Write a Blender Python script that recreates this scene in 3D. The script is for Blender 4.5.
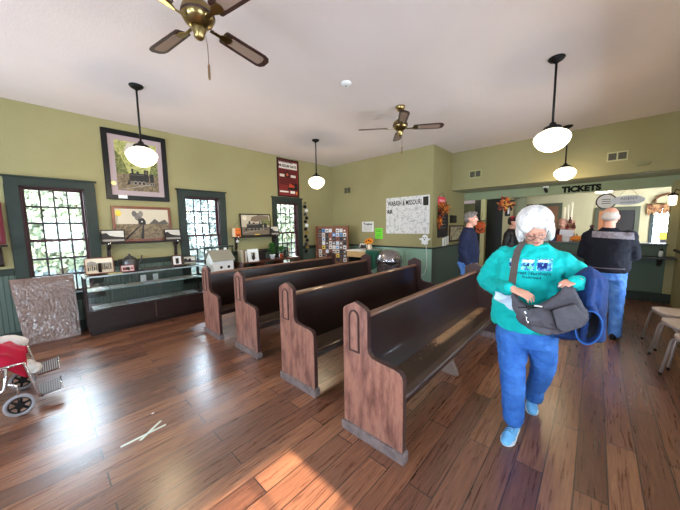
import bpy, bmesh, math, random
from mathutils import Vector, Matrix, noise
from mathutils.bvhtree import BVHTree
random.seed(7)
PI = math.pi
for o in list(bpy.data.objects): bpy.data.objects.remove(o)
SC = bpy.context.scene
COL = SC.collection

# ------------------------------------------------------------------ camera
CAM_H = 1.55
FPX, YAW, PITCH, ROLL = 276.12, math.radians(42.727), math.radians(5.882), math.radians(-0.855)
_f = Vector((math.cos(YAW)*math.cos(PITCH), math.sin(YAW)*math.cos(PITCH), -math.sin(PITCH)))
_r = Vector((math.sin(YAW), -math.cos(YAW), 0)); _u = _r.cross(_f)
_r2 = _r*math.cos(ROLL) + _u*math.sin(ROLL); _u2 = _r2.cross(_f)
cam = bpy.data.cameras.new('camera'); cam.sensor_fit = 'HORIZONTAL'; cam.sensor_width = 36
cam.lens = FPX/680*36; cam.clip_start = .05; cam.clip_end = 200
camo = bpy.data.objects.new('camera', cam); COL.objects.link(camo)
m3 = Matrix((_r2, _u2, -_f)).transposed().to_4x4(); m3.translation = Vector((0, 0, CAM_H)); camo.matrix_world = m3
SC.camera = camo

def at(px, py, ax, v):
    "the point of the plane axis=v measured off the photograph"
    d = _f + _r2*((px-340)/FPX) - _u2*((py-255)/FPX)
    o = Vector((0, 0, CAM_H)); return o + d*((v-o[ax])/d[ax])

# ------------------------------------------------------------------ light
SKY = 42.0
SC.view_settings.view_transform = 'Standard'; SC.view_settings.look = 'None'
SC.view_settings.gamma = 1; SC.view_settings.use_curve_mapping = False
SC.view_settings.exposure = -0.3
w = bpy.data.worlds.new('world'); SC.world = w; w.use_nodes = True
bg = w.node_tree.nodes['Background']; bg.inputs[0].default_value = (.70, .84, 1, 1); bg.inputs[1].default_value = SKY
sun = bpy.data.lights.new('sun', 'SUN'); sun.energy = 32; sun.angle = math.radians(1.2); sun.color = (1, .86, .68)
suno = bpy.data.objects.new('sun', sun); COL.objects.link(suno)
SUN_DIR = Vector((.02, 1, -.733)).normalized()
suno.rotation_euler = SUN_DIR.to_track_quat('-Z', 'Y').to_euler()
def window_light(loc, rot, sx, sy, e, col=(.95, .96, 1), portal=False):
    l = bpy.data.lights.new('window_daylight', 'AREA'); l.shape = 'RECTANGLE'; l.size = sx; l.size_y = sy
    l.energy = e; l.color = col; l.cycles.is_portal = portal
    o = bpy.data.objects.new('window_daylight', l); o.data.name = 'window_daylight'; COL.objects.link(o); o.location = loc; o.rotation_euler = rot
# daylight in the windows behind and beside the camera
for y in (-.1, 2.2, 4.5): window_light((-2.78, y, 1.45), (0, -PI/2, 0), 1.5, 1.0, 1, portal=True)
for x in (2.9, 4.9): window_light((x, -1.22, 1.45), (PI/2, 0, 0), .8, 1.5, 1, portal=True)
for x in (.19, 2.28, 4.37):
    window_light((x, 6.01, 1.39), (-PI/2, 0, 0), .66, 1.58, 1, portal=True)

# ------------------------------------------------------------------ helpers
def srgb(c):
    return tuple((x/255/12.92 if x/255 <= .04045 else ((x/255+.055)/1.055)**2.4) for x in c)
def mat(name, col, rough=.5, metal=0, var=None, bump=None, emit=None, coat=0, sheen=0, stretch=(1, 1, 1)):
    "var=(scale, colour2, lo, hi)  bump=(scale, strength)"
    m = bpy.data.materials.new(name); m.use_nodes = True; nt = m.node_tree; b = nt.nodes['Principled BSDF']
    c = (*col, 1); b.inputs['Base Color'].default_value = c; b.inputs['Roughness'].default_value = rough
    b.inputs['Metallic'].default_value = metal; b.inputs['Coat Weight'].default_value = coat
    b.inputs['Sheen Weight'].default_value = sheen
    if not metal and rough >= .4: b.inputs['Specular IOR Level'].default_value = .28
    tc = nt.nodes.new('ShaderNodeTexCoord'); mp = nt.nodes.new('ShaderNodeMapping'); mp.inputs['Scale'].default_value = stretch
    nt.links.new(tc.outputs['Object'], mp.inputs[0])
    if var:
        n = nt.nodes.new('ShaderNodeTexNoise'); n.inputs['Scale'].default_value = var[0]; n.inputs['Detail'].default_value = 6
        n.inputs['Roughness'].default_value = .65
        r = nt.nodes.new('ShaderNodeMapRange'); r.inputs[1].default_value = var[2]; r.inputs[2].default_value = var[3]
        x = nt.nodes.new('ShaderNodeMix'); x.data_type = 'RGBA'; x.inputs[6].default_value = c; x.inputs[7].default_value = (*var[1], 1)
        nt.links.new(mp.outputs[0], n.inputs[0]); nt.links.new(n.outputs[0], r.inputs[0]); nt.links.new(r.outputs[0], x.inputs[0])
        nt.links.new(x.outputs[2], b.inputs['Base Color'])
    if bump:
        n = nt.nodes.new('ShaderNodeTexNoise'); n.inputs['Scale'].default_value = bump[0]; n.inputs['Detail'].default_value = 4
        bp = nt.nodes.new('ShaderNodeBump'); bp.inputs['Strength'].default_value = bump[1]; bp.inputs['Distance'].default_value = .02
        nt.links.new(mp.outputs[0], n.inputs[0]); nt.links.new(n.outputs[0], bp.inputs['Height']); nt.links.new(bp.outputs[0], b.inputs['Normal'])
    if emit:
        b.inputs['Emission Color'].default_value = (*emit[0], 1); b.inputs['Emission Strength'].default_value = emit[1]
    return m
def M(r, g, b_, rough=.5, **k):
    return mat('paint', srgb((r, g, b_)), rough, **k)

class MB:
    def __init__(s): s.bm = bmesh.new(); s.mats = []
    def mi(s, m):
        if m is None: return 0
        if m not in s.mats: s.mats.append(m)
        return s.mats.index(m)
    def face(s, pts, m=None):
        f = s.bm.faces.new([s.bm.verts.new(p) for p in pts]); f.material_index = s.mi(m); return f
    def box(s, x0, x1, y0, y1, z0, z1, m=None, mtx=None):
        x0, x1 = sorted((x0, x1)); y0, y1 = sorted((y0, y1)); z0, z1 = sorted((z0, z1))
        v = [Vector(p) for p in ((x0,y0,z0),(x1,y0,z0),(x1,y1,z0),(x0,y1,z0),(x0,y0,z1),(x1,y0,z1),(x1,y1,z1),(x0,y1,z1))]
        if mtx: v = [mtx @ p for p in v]
        v = [s.bm.verts.new(p) for p in v]; i = s.mi(m)
        for q in ((0,3,2,1),(4,5,6,7),(0,1,5,4),(1,2,6,5),(2,3,7,6),(3,0,4,7)):
            s.bm.faces.new([v[k] for k in q]).material_index = i
        return s
    def prism(s, pts, vec, m=None):
        vec = Vector(vec); a = [s.bm.verts.new(p) for p in pts]; b = [s.bm.verts.new(Vector(p)+vec) for p in pts]; i = s.mi(m); n = len(a)
        f = s.bm.faces.new(a); f.material_index = i; g = s.bm.faces.new(b[::-1]); g.material_index = i
        for k in range(n): s.bm.faces.new((a[k], b[k], b[(k+1)%n], a[(k+1)%n])).material_index = i
        return s
    def tube(s, pts, r, m=None, seg=8, cap=True):
        pts = [Vector(p) for p in pts]; n = len(pts); rr = r if isinstance(r, (list, tuple)) else [r]*n; i = s.mi(m)
        rings = []; ref = None
        for k in range(n):
            t = (pts[min(k+1, n-1)] - pts[max(k-1, 0)]).normalized()
            if ref is None: ref = t.orthogonal().normalized()
            ref = (ref - t*ref.dot(t)).normalized(); b = t.cross(ref)
            rings.append([s.bm.verts.new(pts[k] + (ref*math.cos(2*PI*j/seg) + b*math.sin(2*PI*j/seg))*rr[k]) for j in range(seg)])
        for k in range(n-1):
            for j in range(seg):
                f = s.bm.faces.new((rings[k][j], rings[k][(j+1)%seg], rings[k+1][(j+1)%seg], rings[k+1][j])); f.material_index = i; f.smooth = True
        if cap:
            s.bm.faces.new(rings[0][::-1]).material_index = i; s.bm.faces.new(rings[-1]).material_index = i
        return s
    def lathe(s, prof, c=(0, 0, 0), m=None, seg=24, mtx=None):
        "prof = [(r, z)...]"
        c = Vector(c); i = s.mi(m); rings = []
        for r, z in prof:
            ring = []
            for j in range(seg):
                p = Vector((max(r, 1e-4)*math.cos(2*PI*j/seg), max(r, 1e-4)*math.sin(2*PI*j/seg), z))
                if mtx: p = mtx @ p
                ring.append(s.bm.verts.new(c + p))
            rings.append(ring)
        for k in range(len(rings)-1):
            for j in range(seg):
                f = s.bm.faces.new((rings[k][j], rings[k][(j+1)%seg], rings[k+1][(j+1)%seg], rings[k+1][j])); f.material_index = i; f.smooth = True
        s.bm.faces.new(rings[0][::-1]).material_index = i; s.bm.faces.new(rings[-1]).material_index = i
        return s
    def ell(s, c, r, m=None, rot=None, sub=3):
        mt = Matrix.Translation(c) @ (rot.to_4x4() if rot else Matrix()) @ Matrix.Diagonal((*r, 1))
        g = bmesh.ops.create_icosphere(s.bm, subdivisions=sub, radius=1, matrix=mt); i = s.mi(m)
        for v in g['verts']:
            for f in v.link_faces: f.material_index = i; f.smooth = True
        return s
    def cap(s, p0, p1, r0, r1, seg=12):
        p0 = Vector(p0); p1 = Vector(p1); s.tube([p0, p1], [r0, r1], seg=seg); s.ell(p0, (r0,)*3, sub=2); s.ell(p1, (r1,)*3, sub=2); return s
    def loft(s, rings, seg=24):
        "rings = [(x, y, z, a, b, angle)] flat ellipses, stacked"
        R = []
        for x, y, z, a, b, g in rings:
            R.append([s.bm.verts.new((x + a*math.cos(t)*math.cos(g) - b*math.sin(t)*math.sin(g), y + a*math.cos(t)*math.sin(g) + b*math.sin(t)*math.cos(g), z)) for t in [2*PI*j/seg for j in range(seg)]])
        for k in range(len(R)-1):
            for j in range(seg): s.bm.faces.new((R[k][j], R[k][(j+1)%seg], R[k+1][(j+1)%seg], R[k+1][j]))
        s.bm.faces.new(R[0][::-1]); s.bm.faces.new(R[-1]); return s
    def mesh(s, name, recalc=True):
        if recalc: bmesh.ops.recalc_face_normals(s.bm, faces=s.bm.faces)
        me = bpy.data.meshes.new(name); s.bm.to_mesh(me); s.bm.free(); return me
    def obj(s, name, m=None, parent=None, local=False, bevel=0, smooth=False, recalc=True):
        if bevel:
            bmesh.ops.remove_doubles(s.bm, verts=s.bm.verts, dist=1e-6)
            es = [e for e in s.bm.edges if len(e.link_faces) == 2 and e.calc_face_angle(0) > .6]
            bmesh.ops.bevel(s.bm, geom=es, offset=bevel, segments=2, affect='EDGES', clamp_overlap=True, profile=.5)
        me = s.mesh(name, recalc)
        return link(name, me, [m] if m and not s.mats else s.mats, parent, local, smooth)
def rootmat(o):
    mt = Matrix()
    while o: mt = o.matrix_basis @ mt; o = o.parent
    return mt
def link(name, me, mats=(), parent=None, local=False, smooth=False):
    for m in mats: me.materials.append(m)
    if parent and not local: me.transform(rootmat(parent).inverted())
    if smooth:
        for p in me.polygons: p.use_smooth = True
    o = bpy.data.objects.new(name, me); COL.objects.link(o)
    if parent: o.parent = parent
    return o
def tag(o, label, cat, group=None, kind=None):
    o['label'] = label; o['category'] = cat
    if group: o['group'] = group
    if kind: o['kind'] = kind
    return o
def thing(name, label, cat, loc=(0, 0, 0), rot=(0, 0, 0), group=None):
    o = bpy.data.objects.new(name, None); COL.objects.link(o); o.empty_display_size = .05
    o.location = loc; o.rotation_euler = rot if not isinstance(rot, (int, float)) else (0, 0, rot)
    return tag(o, label, cat, group)
def struct(o): o['kind'] = 'structure'; return o
def copy_tree(o, parent=None):
    c = o.copy(); COL.objects.link(c); c.parent = parent
    for ch in list(o.children): copy_tree(ch, c)
    return c
def blob(name, mb, m, parent, voxel=.008, sm=3, amp=0, freq=8, seed=0, local=False, dec=None):
    "fuse overlapping volumes into one continuous surface"
    me = mb.mesh(name); t = bpy.data.objects.new('tmp', me); COL.objects.link(t)
    r = t.modifiers.new('r', 'REMESH'); r.mode = 'VOXEL'; r.voxel_size = voxel
    if sm: s = t.modifiers.new('s', 'SMOOTH'); s.iterations = sm; s.factor = .6
    dg = bpy.context.evaluated_depsgraph_get(); n = bpy.data.meshes.new_from_object(t.evaluated_get(dg))
    bpy.data.objects.remove(t)
    if amp:
        nn = [v.normal.copy() for v in n.vertices]
        for v, q in zip(n.vertices, nn):
            p = v.co*freq + Vector((seed, seed*2, 0)); p.z *= 1.4
            a = noise.fractal(p, .6, 2.1, 3); v.co += q*amp*(1-abs(a)*2)
    return link(name, n, [m], parent, local, True)
def bvh(o):
    mt = rootmat(o); me = o.data
    return BVHTree.FromPolygons([mt @ v.co for v in me.vertices], [p.vertices[:] for p in me.polygons])
def text(name, body, size, m, parent, origin, xdir, ydir, ext=.002, bold=0, align='LEFT', width=None):
    cu = bpy.data.curves.new(name, 'FONT'); cu.body = body; cu.size = size; cu.extrude = ext; cu.offset = bold; cu.align_x = align; cu.resolution_u = 3
    t = bpy.data.objects.new('tmp', cu); COL.objects.link(t)
    dg = bpy.context.evaluated_depsgraph_get(); me = bpy.data.meshes.new_from_object(t.evaluated_get(dg)); bpy.data.objects.remove(t)
    if width and len(me.vertices):
        xs = [v.co.x for v in me.vertices]; k = width/(max(xs)-min(xs)); me.transform(Matrix.Diagonal((k, 1, 1, 1)))
    x = Vector(xdir).normalized(); y = Vector(ydir).normalized(); z = x.cross(y)
    mt = Matrix((x, y, z)).transposed().to_4x4(); mt.translation = Vector(origin); me.transform(mt)
    me.materials.clear()
    return link(name, me, [m], parent)

# ------------------------------------------------------------------ materials
def wall_mat(name, c1, c2):
    return mat(name, srgb(c1), .75, var=(1.3, srgb(c2), .35, .65), bump=(90, .12))
OLIVE = wall_mat('olive_wall_paint', (158, 150, 108), (153, 145, 103))
CEIL = mat('ceiling_plaster', srgb((232, 219, 214)), .85, var=(.8, srgb((227, 214, 209)), .35, .65), bump=(60, .15))
CREAM = wall_mat('cream_office_paint', (184, 172, 134), (178, 166, 128))
SAGE = wall_mat('sage_header_paint', (150, 160, 128), (145, 156, 122))
def floor_mat():
    m = bpy.data.materials.new('oak_plank_floor'); m.use_nodes = True; nt = m.node_tree; N = nt.nodes.new; Lk = nt.links.new
    b = nt.nodes['Principled BSDF']
    geo = N('ShaderNodeNewGeometry'); sp = N('ShaderNodeSeparateXYZ'); Lk(geo.outputs['Position'], sp.inputs[0])
    def mth(op, a, b_=None, c=None):
        n = N('ShaderNodeMath'); n.operation = op
        for i, v in enumerate((a, b_, c)):
            if v is None: continue
            if isinstance(v, (int, float)): n.inputs[i].default_value = v
            else: Lk(v, n.inputs[i])
        return n.outputs[0]
    W, Ln = .1475, 1.22
    ys = mth('DIVIDE', mth('ADD', sp.outputs[1], 20.06-.0055), W); row = mth('FLOOR', ys)
    wn = N('ShaderNodeTexWhiteNoise'); wn.noise_dimensions = '1D'; Lk(mth('FLOOR', mth('DIVIDE', row, 6.0)), wn.inputs['W'])
    off = mth('ADD', mth('MULTIPLY', mth('MODULO', row, 2.0), .5), mth('MULTIPLY', wn.outputs[0], 0.0))
    xs = mth('ADD', mth('DIVIDE', mth('ADD', sp.outputs[0], 24.4-.165), Ln), off); colx = mth('FLOOR', xs)
    cv = N('ShaderNodeCombineXYZ'); Lk(row, cv.inputs[0]); Lk(colx, cv.inputs[1])
    w2 = N('ShaderNodeTexWhiteNoise'); w2.noise_dimensions = '2D'; Lk(cv.outputs[0], w2.inputs[0])
    # grain
    gc = N('ShaderNodeCombineXYZ')
    Lk(mth('ADD', mth('MULTIPLY', sp.outputs[0], 1.6), mth('MULTIPLY', w2.outputs[0], 40)), gc.inputs[0]); Lk(mth('MULTIPLY', sp.outputs[1], 30), gc.inputs[1]); Lk(mth('MULTIPLY', row, 3.3), gc.inputs[2])
    g = N('ShaderNodeTexNoise'); g.inputs['Scale'].default_value = 1.6; g.inputs['Detail'].default_value = 7; g.inputs['Roughness'].default_value = .7; g.inputs['Distortion'].default_value = 1.2
    Lk(gc.outputs[0], g.inputs[0])
    v = mth('ADD', mth('MULTIPLY', w2.outputs[0], .30), mth('MULTIPLY', g.outputs[0], 1.0))
    cr = N('ShaderNodeValToRGB'); e = cr.color_ramp.elements
    e[0].position = .25; e[0].color = (*srgb((56, 32, 24)), 1); e[1].position = 1.0; e[1].color = (*srgb((168, 118, 84)), 1)
    q = e.new(.5); q.color = (*srgb((88, 53, 38)), 1); q = e.new(.72); q.color = (*srgb((122, 78, 56)), 1)
    Lk(v, cr.inputs[0])
    fy = mth('FRACT', ys); fx = mth('FRACT', xs)
    gap = mth('MAXIMUM', mth('LESS_THAN', mth('MINIMUM', fy, mth('SUBTRACT', 1, fy)), .022), mth('LESS_THAN', mth('MINIMUM', fx, mth('SUBTRACT', 1, fx)), .0034))
    mx = N('ShaderNodeMix'); mx.data_type = 'RGBA'; Lk(gap, mx.inputs[0]); Lk(cr.outputs[0], mx.inputs[6]); mx.inputs[7].default_value = (*srgb((34, 18, 13)), 1)
    Lk(mx.outputs[2], b.inputs['Base Color'])
    Lk(mth('ADD', mth('MULTIPLY', g.outputs[0], .18), .20), b.inputs['Roughness'])
    bp = N('ShaderNodeBump'); bp.inputs['Strength'].default_value = .25; bp.inputs['Distance'].default_value = .004
    Lk(mth('SUBTRACT', mth('MULTIPLY', g.outputs[0], .4), gap), bp.inputs['Height']); Lk(bp.outputs[0], b.inputs['Normal'])
    b.inputs['Specular IOR Level'].default_value = .7; b.inputs['Coat Weight'].default_value = .4; b.inputs['Coat Roughness'].default_value = .27
    return m
FLOOR = floor_mat()
def bead_mat(nm, ca, cb):
    m = mat(nm, srgb(ca), .5); nt = m.node_tree; N = nt.nodes.new; Lk = nt.links.new; b = nt.nodes['Principled BSDF']
    geo = N('ShaderNodeNewGeometry'); sp = N('ShaderNodeSeparateXYZ'); Lk(geo.outputs['Position'], sp.inputs[0])
    a = N('ShaderNodeMath'); a.operation = 'ADD'; Lk(sp.outputs[0], a.inputs[0]); Lk(sp.outputs[1], a.inputs[1])
    d = N('ShaderNodeMath'); d.operation = 'PINGPONG'; d.inputs[1].default_value = .025; Lk(a.outputs[0], d.inputs[0])
    r = N('ShaderNodeMapRange'); r.inputs[1].default_value = 0; r.inputs[2].default_value = .005; Lk(d.outputs[0], r.inputs[0])
    bp = N('ShaderNodeBump'); bp.inputs['Distance'].default_value = .008; bp.inputs['Strength'].default_value = 1; Lk(r.outputs[0], bp.inputs['Height']); Lk(bp.outputs[0], b.inputs['Normal'])
    mx = N('ShaderNodeMix'); mx.data_type = 'RGBA'; mx.inputs[6].default_value = (*srgb(cb), 1); mx.inputs[7].default_value = (*srgb(ca), 1)
    Lk(r.outputs[0], mx.inputs[0]); Lk(mx.outputs[2], b.inputs['Base Color'])
    return m
BEAD = bead_mat('green_beadboard', (86, 100, 90), (60, 72, 65)); MINT = bead_mat('mint_beadboard', (150, 186, 166), (118, 150, 132))  # two tones of beadboard: lighter for end wall, darker for window wall and pier
GREEN = mat('dark_green_trim', srgb((44, 54, 47)), .5, var=(6, srgb((38, 47, 41)), .3, .7))
SASH = mat('maroon_sash', srgb((62, 32, 34)), .5)
MUNT = mat('muntin_paint', srgb((52, 44, 50)), .5)
BLACK = mat('black_metal', srgb((13, 12, 12)), .42)
PEWD = mat('dark_pew_wood', srgb((40, 22, 18)), .30, var=(4, srgb((26, 14, 12)), .35, .65), bump=(18, .08), coat=.35, stretch=(.35, 3, 3))
def seat_mat():
    m = mat('worn_pew_seat', srgb((56, 36, 28)), .36, coat=.3); nt = m.node_tree; N = nt.nodes.new; Lk = nt.links.new; b = nt.nodes['Principled BSDF']
    tc = N('ShaderNodeTexCoord'); mp = N('ShaderNodeMapping'); mp.inputs['Scale'].default_value = (1.2, 5, 5); Lk(tc.outputs['Object'], mp.inputs[0])
    n = N('ShaderNodeTexNoise'); n.inputs['Scale'].default_value = 13; n.inputs['Detail'].default_value = 8; n.inputs['Roughness'].default_value = .75; Lk(mp.outputs[0], n.inputs[0])
    n2 = N('ShaderNodeTexNoise'); n2.inputs['Scale'].default_value = 1.4; n2.inputs['Detail'].default_value = 2; Lk(tc.outputs['Object'], n2.inputs[0])
    mu = N('ShaderNodeMath'); mu.operation = 'MULTIPLY'; Lk(n.outputs[0], mu.inputs[0]); Lk(n2.outputs[0], mu.inputs[1])
    r = N('ShaderNodeMapRange'); r.inputs[1].default_value = .25; r.inputs[2].default_value = .31; Lk(mu.outputs[0], r.inputs[0])
    sp = N('ShaderNodeSeparateXYZ'); Lk(tc.outputs['Object'], sp.inputs[0]); s1 = N('ShaderNodeMath'); s1.operation = 'SUBTRACT'; Lk(sp.outputs[1], s1.inputs[0]); s1.inputs[1].default_value = .25
    s2 = N('ShaderNodeMath'); s2.operation = 'ABSOLUTE'; Lk(s1.outputs[0], s2.inputs[0]); r2 = N('ShaderNodeMapRange'); r2.inputs[1].default_value = .075; r2.inputs[2].default_value = .03; Lk(s2.outputs[0], r2.inputs[0])
    s3 = N('ShaderNodeMath'); s3.operation = 'MULTIPLY'; Lk(r.outputs[0], s3.inputs[0]); Lk(r2.outputs[0], s3.inputs[1]); r = s3
    mx = N('ShaderNodeMix'); mx.data_type = 'RGBA'; Lk(r.outputs[0], mx.inputs[0]); mx.inputs[6].default_value = (*srgb((56, 36, 28)), 1); mx.inputs[7].default_value = (*srgb((186, 146, 110)), 1)
    Lk(mx.outputs[2], b.inputs['Base Color']); return m
PEWS = seat_mat()
PEWE = mat('worn_pew_end', srgb((148, 102, 86)), .42, var=(7, srgb((92, 56, 48)), .40, .68), bump=(40, .25), coat=.15, stretch=(2, 2, .6))
PEWB = mat('grey_base_moulding', srgb((120, 104, 102)), .4, var=(14, srgb((96, 84, 82)), .4, .6))
PEWM = mat('dark_pew_end_edge', srgb((62, 40, 36)), .4)
CHROME = mat('chrome', (.75, .75, .76), .22, metal=1)
BRASS = mat('antique_brass', srgb((150, 130, 86)), .28, metal=1)
WHITE = M(235, 235, 232); PAPER = M(228, 228, 222, .8); DKWOOD = mat('dark_brown_wood', srgb((46, 30, 27)), .4, var=(6, srgb((34, 22, 20)), .35, .65), stretch=(1, 1, 4))
REDWOOD = mat('reddish_wood_frame', srgb((128, 68, 38)), .35, var=(12, srgb((100, 48, 26)), .35, .65))
BIRCH = mat('light_birch', srgb((205, 170, 118)), .5, var=(8, srgb((188, 150, 98)), .35, .65), stretch=(1, 1, 5))
def glass_mat():
    m = bpy.data.materials.new('window_glass'); m.use_nodes = True; nt = m.node_tree; nt.nodes.clear(); N = nt.nodes.new; Lk = nt.links.new
    o = N('ShaderNodeOutputMaterial'); t = N('ShaderNodeBsdfTransparent'); t.inputs[0].default_value = (.96, .98, .98, 1)
    g = N('ShaderNodeBsdfGlossy'); g.inputs['Roughness'].default_value = .03; f = N('ShaderNodeFresnel'); f.inputs[0].default_value = 1.45
    x = N('ShaderNodeMixShader'); Lk(f.outputs[0], x.inputs[0]); Lk(t.outputs[0], x.inputs[1]); Lk(g.outputs[0], x.inputs[2]); Lk(x.outputs[0], o.inputs[0]); return m
GLASS = glass_mat()

# ------------------------------------------------------------------ setting
WY, EX, PY, BX, HX, CZ, RY, KX = 5.85, 6.0, 2.70, 7.07, 8.0, 3.305, -1.12, -2.7
struct(MB().box(KX-.15, 13, -3.2, WY+.15, -.12, 0).obj('floor', FLOOR))
struct(MB().box(KX-.15, BX+.1, RY-.15, WY+.15, CZ, CZ+.12).obj('ceiling', CEIL))
struct(MB().box(HX+.12, 13, -3.2, 4.2, 2.4, 2.52).obj('ceiling', mat('office_ceiling', srgb((214, 200, 206)), .8)))
def holed(mb, a0, a1, z0, z1, holes, put):
    "wall strip along a, with rectangular holes (a0,a1,z0,z1)"
    x = a0
    for h0, h1, k0, k1 in sorted(holes):
        put(x, h0, z0, z1)
        if k0 > z0: put(h0, h1, z0, k0)
        if k1 < z1: put(h0, h1, k1, z1)
        x = h1
    put(x, a1, z0, z1)
WC = (.19, 2.28, 4.37); WH = [(c-.33, c+.33, .60, 2.18) for c in WC]
mb = MB(); holed(mb, KX-.15, 6.4, 0, CZ, WH, lambda a, b, c, d: mb.box(a, b, WY, WY+.15, c, d)); struct(mb.obj('wall_left', OLIVE))
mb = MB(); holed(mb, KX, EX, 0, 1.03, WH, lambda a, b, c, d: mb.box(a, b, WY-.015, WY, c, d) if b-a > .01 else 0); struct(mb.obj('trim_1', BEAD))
mb = MB()
for a, b in ((KX, WC[0]-.47), (WC[0]+.47, WC[1]-.47), (WC[1]+.47, WC[2]-.47), (WC[2]+.47, EX)):
    mb.box(a, b, WY-.045, WY-.012, 1.01, 1.045).box(a, b, WY-.03, WY-.012, .95, 1.01)
struct(mb.obj('trim_2', GREEN, bevel=.004))
struct(MB().box(KX, EX, WY-.035, WY-.012, 0, .16).obj('baseboard_left', GREEN, bevel=.004))
struct(MB().box(EX, HX, PY, WY+.15, 0, CZ).obj('wall_end', OLIVE))
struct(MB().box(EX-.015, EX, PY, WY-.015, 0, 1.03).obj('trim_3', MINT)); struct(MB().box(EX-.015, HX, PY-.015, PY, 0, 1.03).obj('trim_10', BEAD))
struct(MB().box(EX-.045, EX-.01, PY-.045, WY-.015, 1.01, 1.045).box(EX-.01, HX, PY-.045, PY-.01, 1.01, 1.045).obj('trim_4', GREEN, bevel=.004))
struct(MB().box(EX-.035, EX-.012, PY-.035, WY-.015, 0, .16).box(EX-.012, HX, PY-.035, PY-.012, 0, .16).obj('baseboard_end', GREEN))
struct(MB().box(BX, BX+.12, RY, PY, 2.4, CZ).obj('wall_bulkhead', OLIVE))
struct(MB().box(HX, HX+.12, RY, PY, 2.205, 2.4).obj('wall_header', SAGE))
struct(MB().box(BX+.12, HX, RY, PY, 2.4, 2.44).obj('trim_5', mat('soffit_paint', srgb((170, 176, 150)), .8)))
RW = [(0, 1.1, .1, 2.1), (2.5, 3.3, .7, 2.2), (4.5, 5.3, .7, 2.2)]
mb = MB(); holed(mb, KX-.15, HX+.1, 0, CZ, RW, lambda a, b, c, d: mb.box(a, b, RY-.15, RY, c, d)); struct(mb.obj('wall_right', OLIVE))
struct(MB().box(5.45, HX, RY, RY+.03, 1.0, 1.04).obj('trim_6', GREEN))
mb = MB(); KW = [(y-.5, y+.5, .7, 2.2) for y in (-.1, 2.2, 4.5)]
holed(mb, RY-.15, WY+.15, 0, CZ, KW, lambda a, b, c, d: mb.box(KX-.15, KX, a, b, c, d)); struct(mb.obj('wall_back', OLIVE))

def window(n, c):
    r = bpy.data.objects.new('window_%d' % n, None); COL.objects.link(r); r.location = (c, WY, .6); struct(r)
    y0 = WY-.03
    mb = MB(); mb.box(c-.46, c-.33, y0, WY, .5, 2.18).box(c+.33, c+.46, y0, WY, .5, 2.18).box(c-.46, c+.46, y0, WY, 2.18, 2.285).box(c-.485, c+.485, y0-.02, WY, 2.285, 2.31)
    mb.obj('casing', GREEN, r, bevel=.004)
    MB().box(c-.49, c+.49, y0-.045, WY+.1, .575, .605).box(c-.46, c+.46, y0, WY, .48, .575).obj('sill', GREEN, r, bevel=.004)
    mb = MB()
    for s in (-1, 1): mb.box(c+s*.33, c+s*.315, WY, WY+.15, .605, 2.18)
    mb.box(c-.33, c+.33, WY, WY+.15, 2.165, 2.18).obj('jamb', SASH, r)
    for z0, z1, y, nm in ((.61, 1.42, WY+.05, 'lower_sash'), (1.395, 2.165, WY+.09, 'upper_sash')):
        mb = MB(); mb.box(c-.315, c-.285, y, y+.03, z0, z1, SASH).box(c+.285, c+.315, y, y+.03, z0, z1, SASH)
        mb.box(c-.285, c+.285, y, y+.03, z0, z0+.035, SASH).box(c-.285, c+.285, y, y+.03, z1-.03, z1, SASH)
        for k in (1, 2, 3): x = c-.285+.57*k/4; mb.box(x-.010, x+.010, y+.004, y+.024, z0, z1, MUNT)
        for k in (1, 2): z = z0+.03+(z1-z0-.06)*k/3; mb.box(c-.285, c+.285, y+.006, y+.022, z-.014, z+.014, MUNT)
        s = mb.obj(nm, None, r)
        MB().box(c-.285, c+.285, y+.013, y+.016, z0+.03, z1-.03).obj('glass_pane', GLASS, s)
    MB().lathe([(.018, 0), (.018, .012), (.008, .02)], (c, WY+.045, 1.42)).obj('sash_lock', BLACK, r)
for i, c in enumerate(WC): window(i+1, c)
def plain_window(n, axis, a0, a1, z0, z1, p):
    r = bpy.data.objects.new('window_%d' % n, None); COL.objects.link(r); struct(r)
    r.location = (p, (a0+a1)/2, z0) if axis == 'y' else ((a0+a1)/2, p, z0)
    def bx(mb, a, b, c, d, t0, t1, m=None):
        return mb.box(p+t0, p+t1, a, b, c, d, m) if axis == 'y' else mb.box(a, b, p+t0, p+t1, c, d, m)
    sg = 1
    mb = MB()
    for a, b in ((a0-.13, a0), (a1, a1+.13)): bx(mb, a, b, z0-.1, z1+.13, 0, .03)
    bx(mb, a0, a1, z1, z1+.13, 0, .03); bx(mb, a0, a1, z0-.1, z0, 0, .05); mb.obj('casing', GREEN, r)
    mb = MB(); w = a1-a0; zm = (z0+z1)/2
    for a, b in ((a0, a0+.04), (a1-.04, a1)): bx(mb, a, b, z0, z1, -.06, -.03)
    for z in (z0, zm-.02, z1-.04): bx(mb, a0, a1, z, z+.04, -.06, -.03)
    for k in (1, 2, 3): bx(mb, a0+w*k/4-.008, a0+w*k/4+.008, z0, z1, -.055, -.035)
    for k in (1, 2, 4, 5): z = z0+(z1-z0)*k/6; bx(mb, a0, a1, z-.008, z+.008, -.055, -.035)
    mb.obj('sash', SASH, r)
for i, (a, b, c, d) in enumerate(KW): plain_window(4+i, 'y', a, b, c, d, KX)
for i, (a, b, c, d) in enumerate(RW[1:]): plain_window(7+i, 'x', a, b, c, d, RY)
dr = bpy.data.objects.new('door_1', None); COL.objects.link(dr); dr.location = (.2, RY-.05, 0); struct(dr)
mb = MB(); mb.box(0, .1, RY-.1, RY-.05, .1, 2.1).box(1.0, 1.1, RY-.1, RY-.05, .1, 2.1).box(.1, 1.0, RY-.1, RY-.05, 1.98, 2.1).box(.1, 1.0, RY-.1, RY-.05, .1, .85)
for x in (.4, .7): mb.box(x-.012, x+.012, RY-.09, RY-.06, .75, 1.98)
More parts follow.
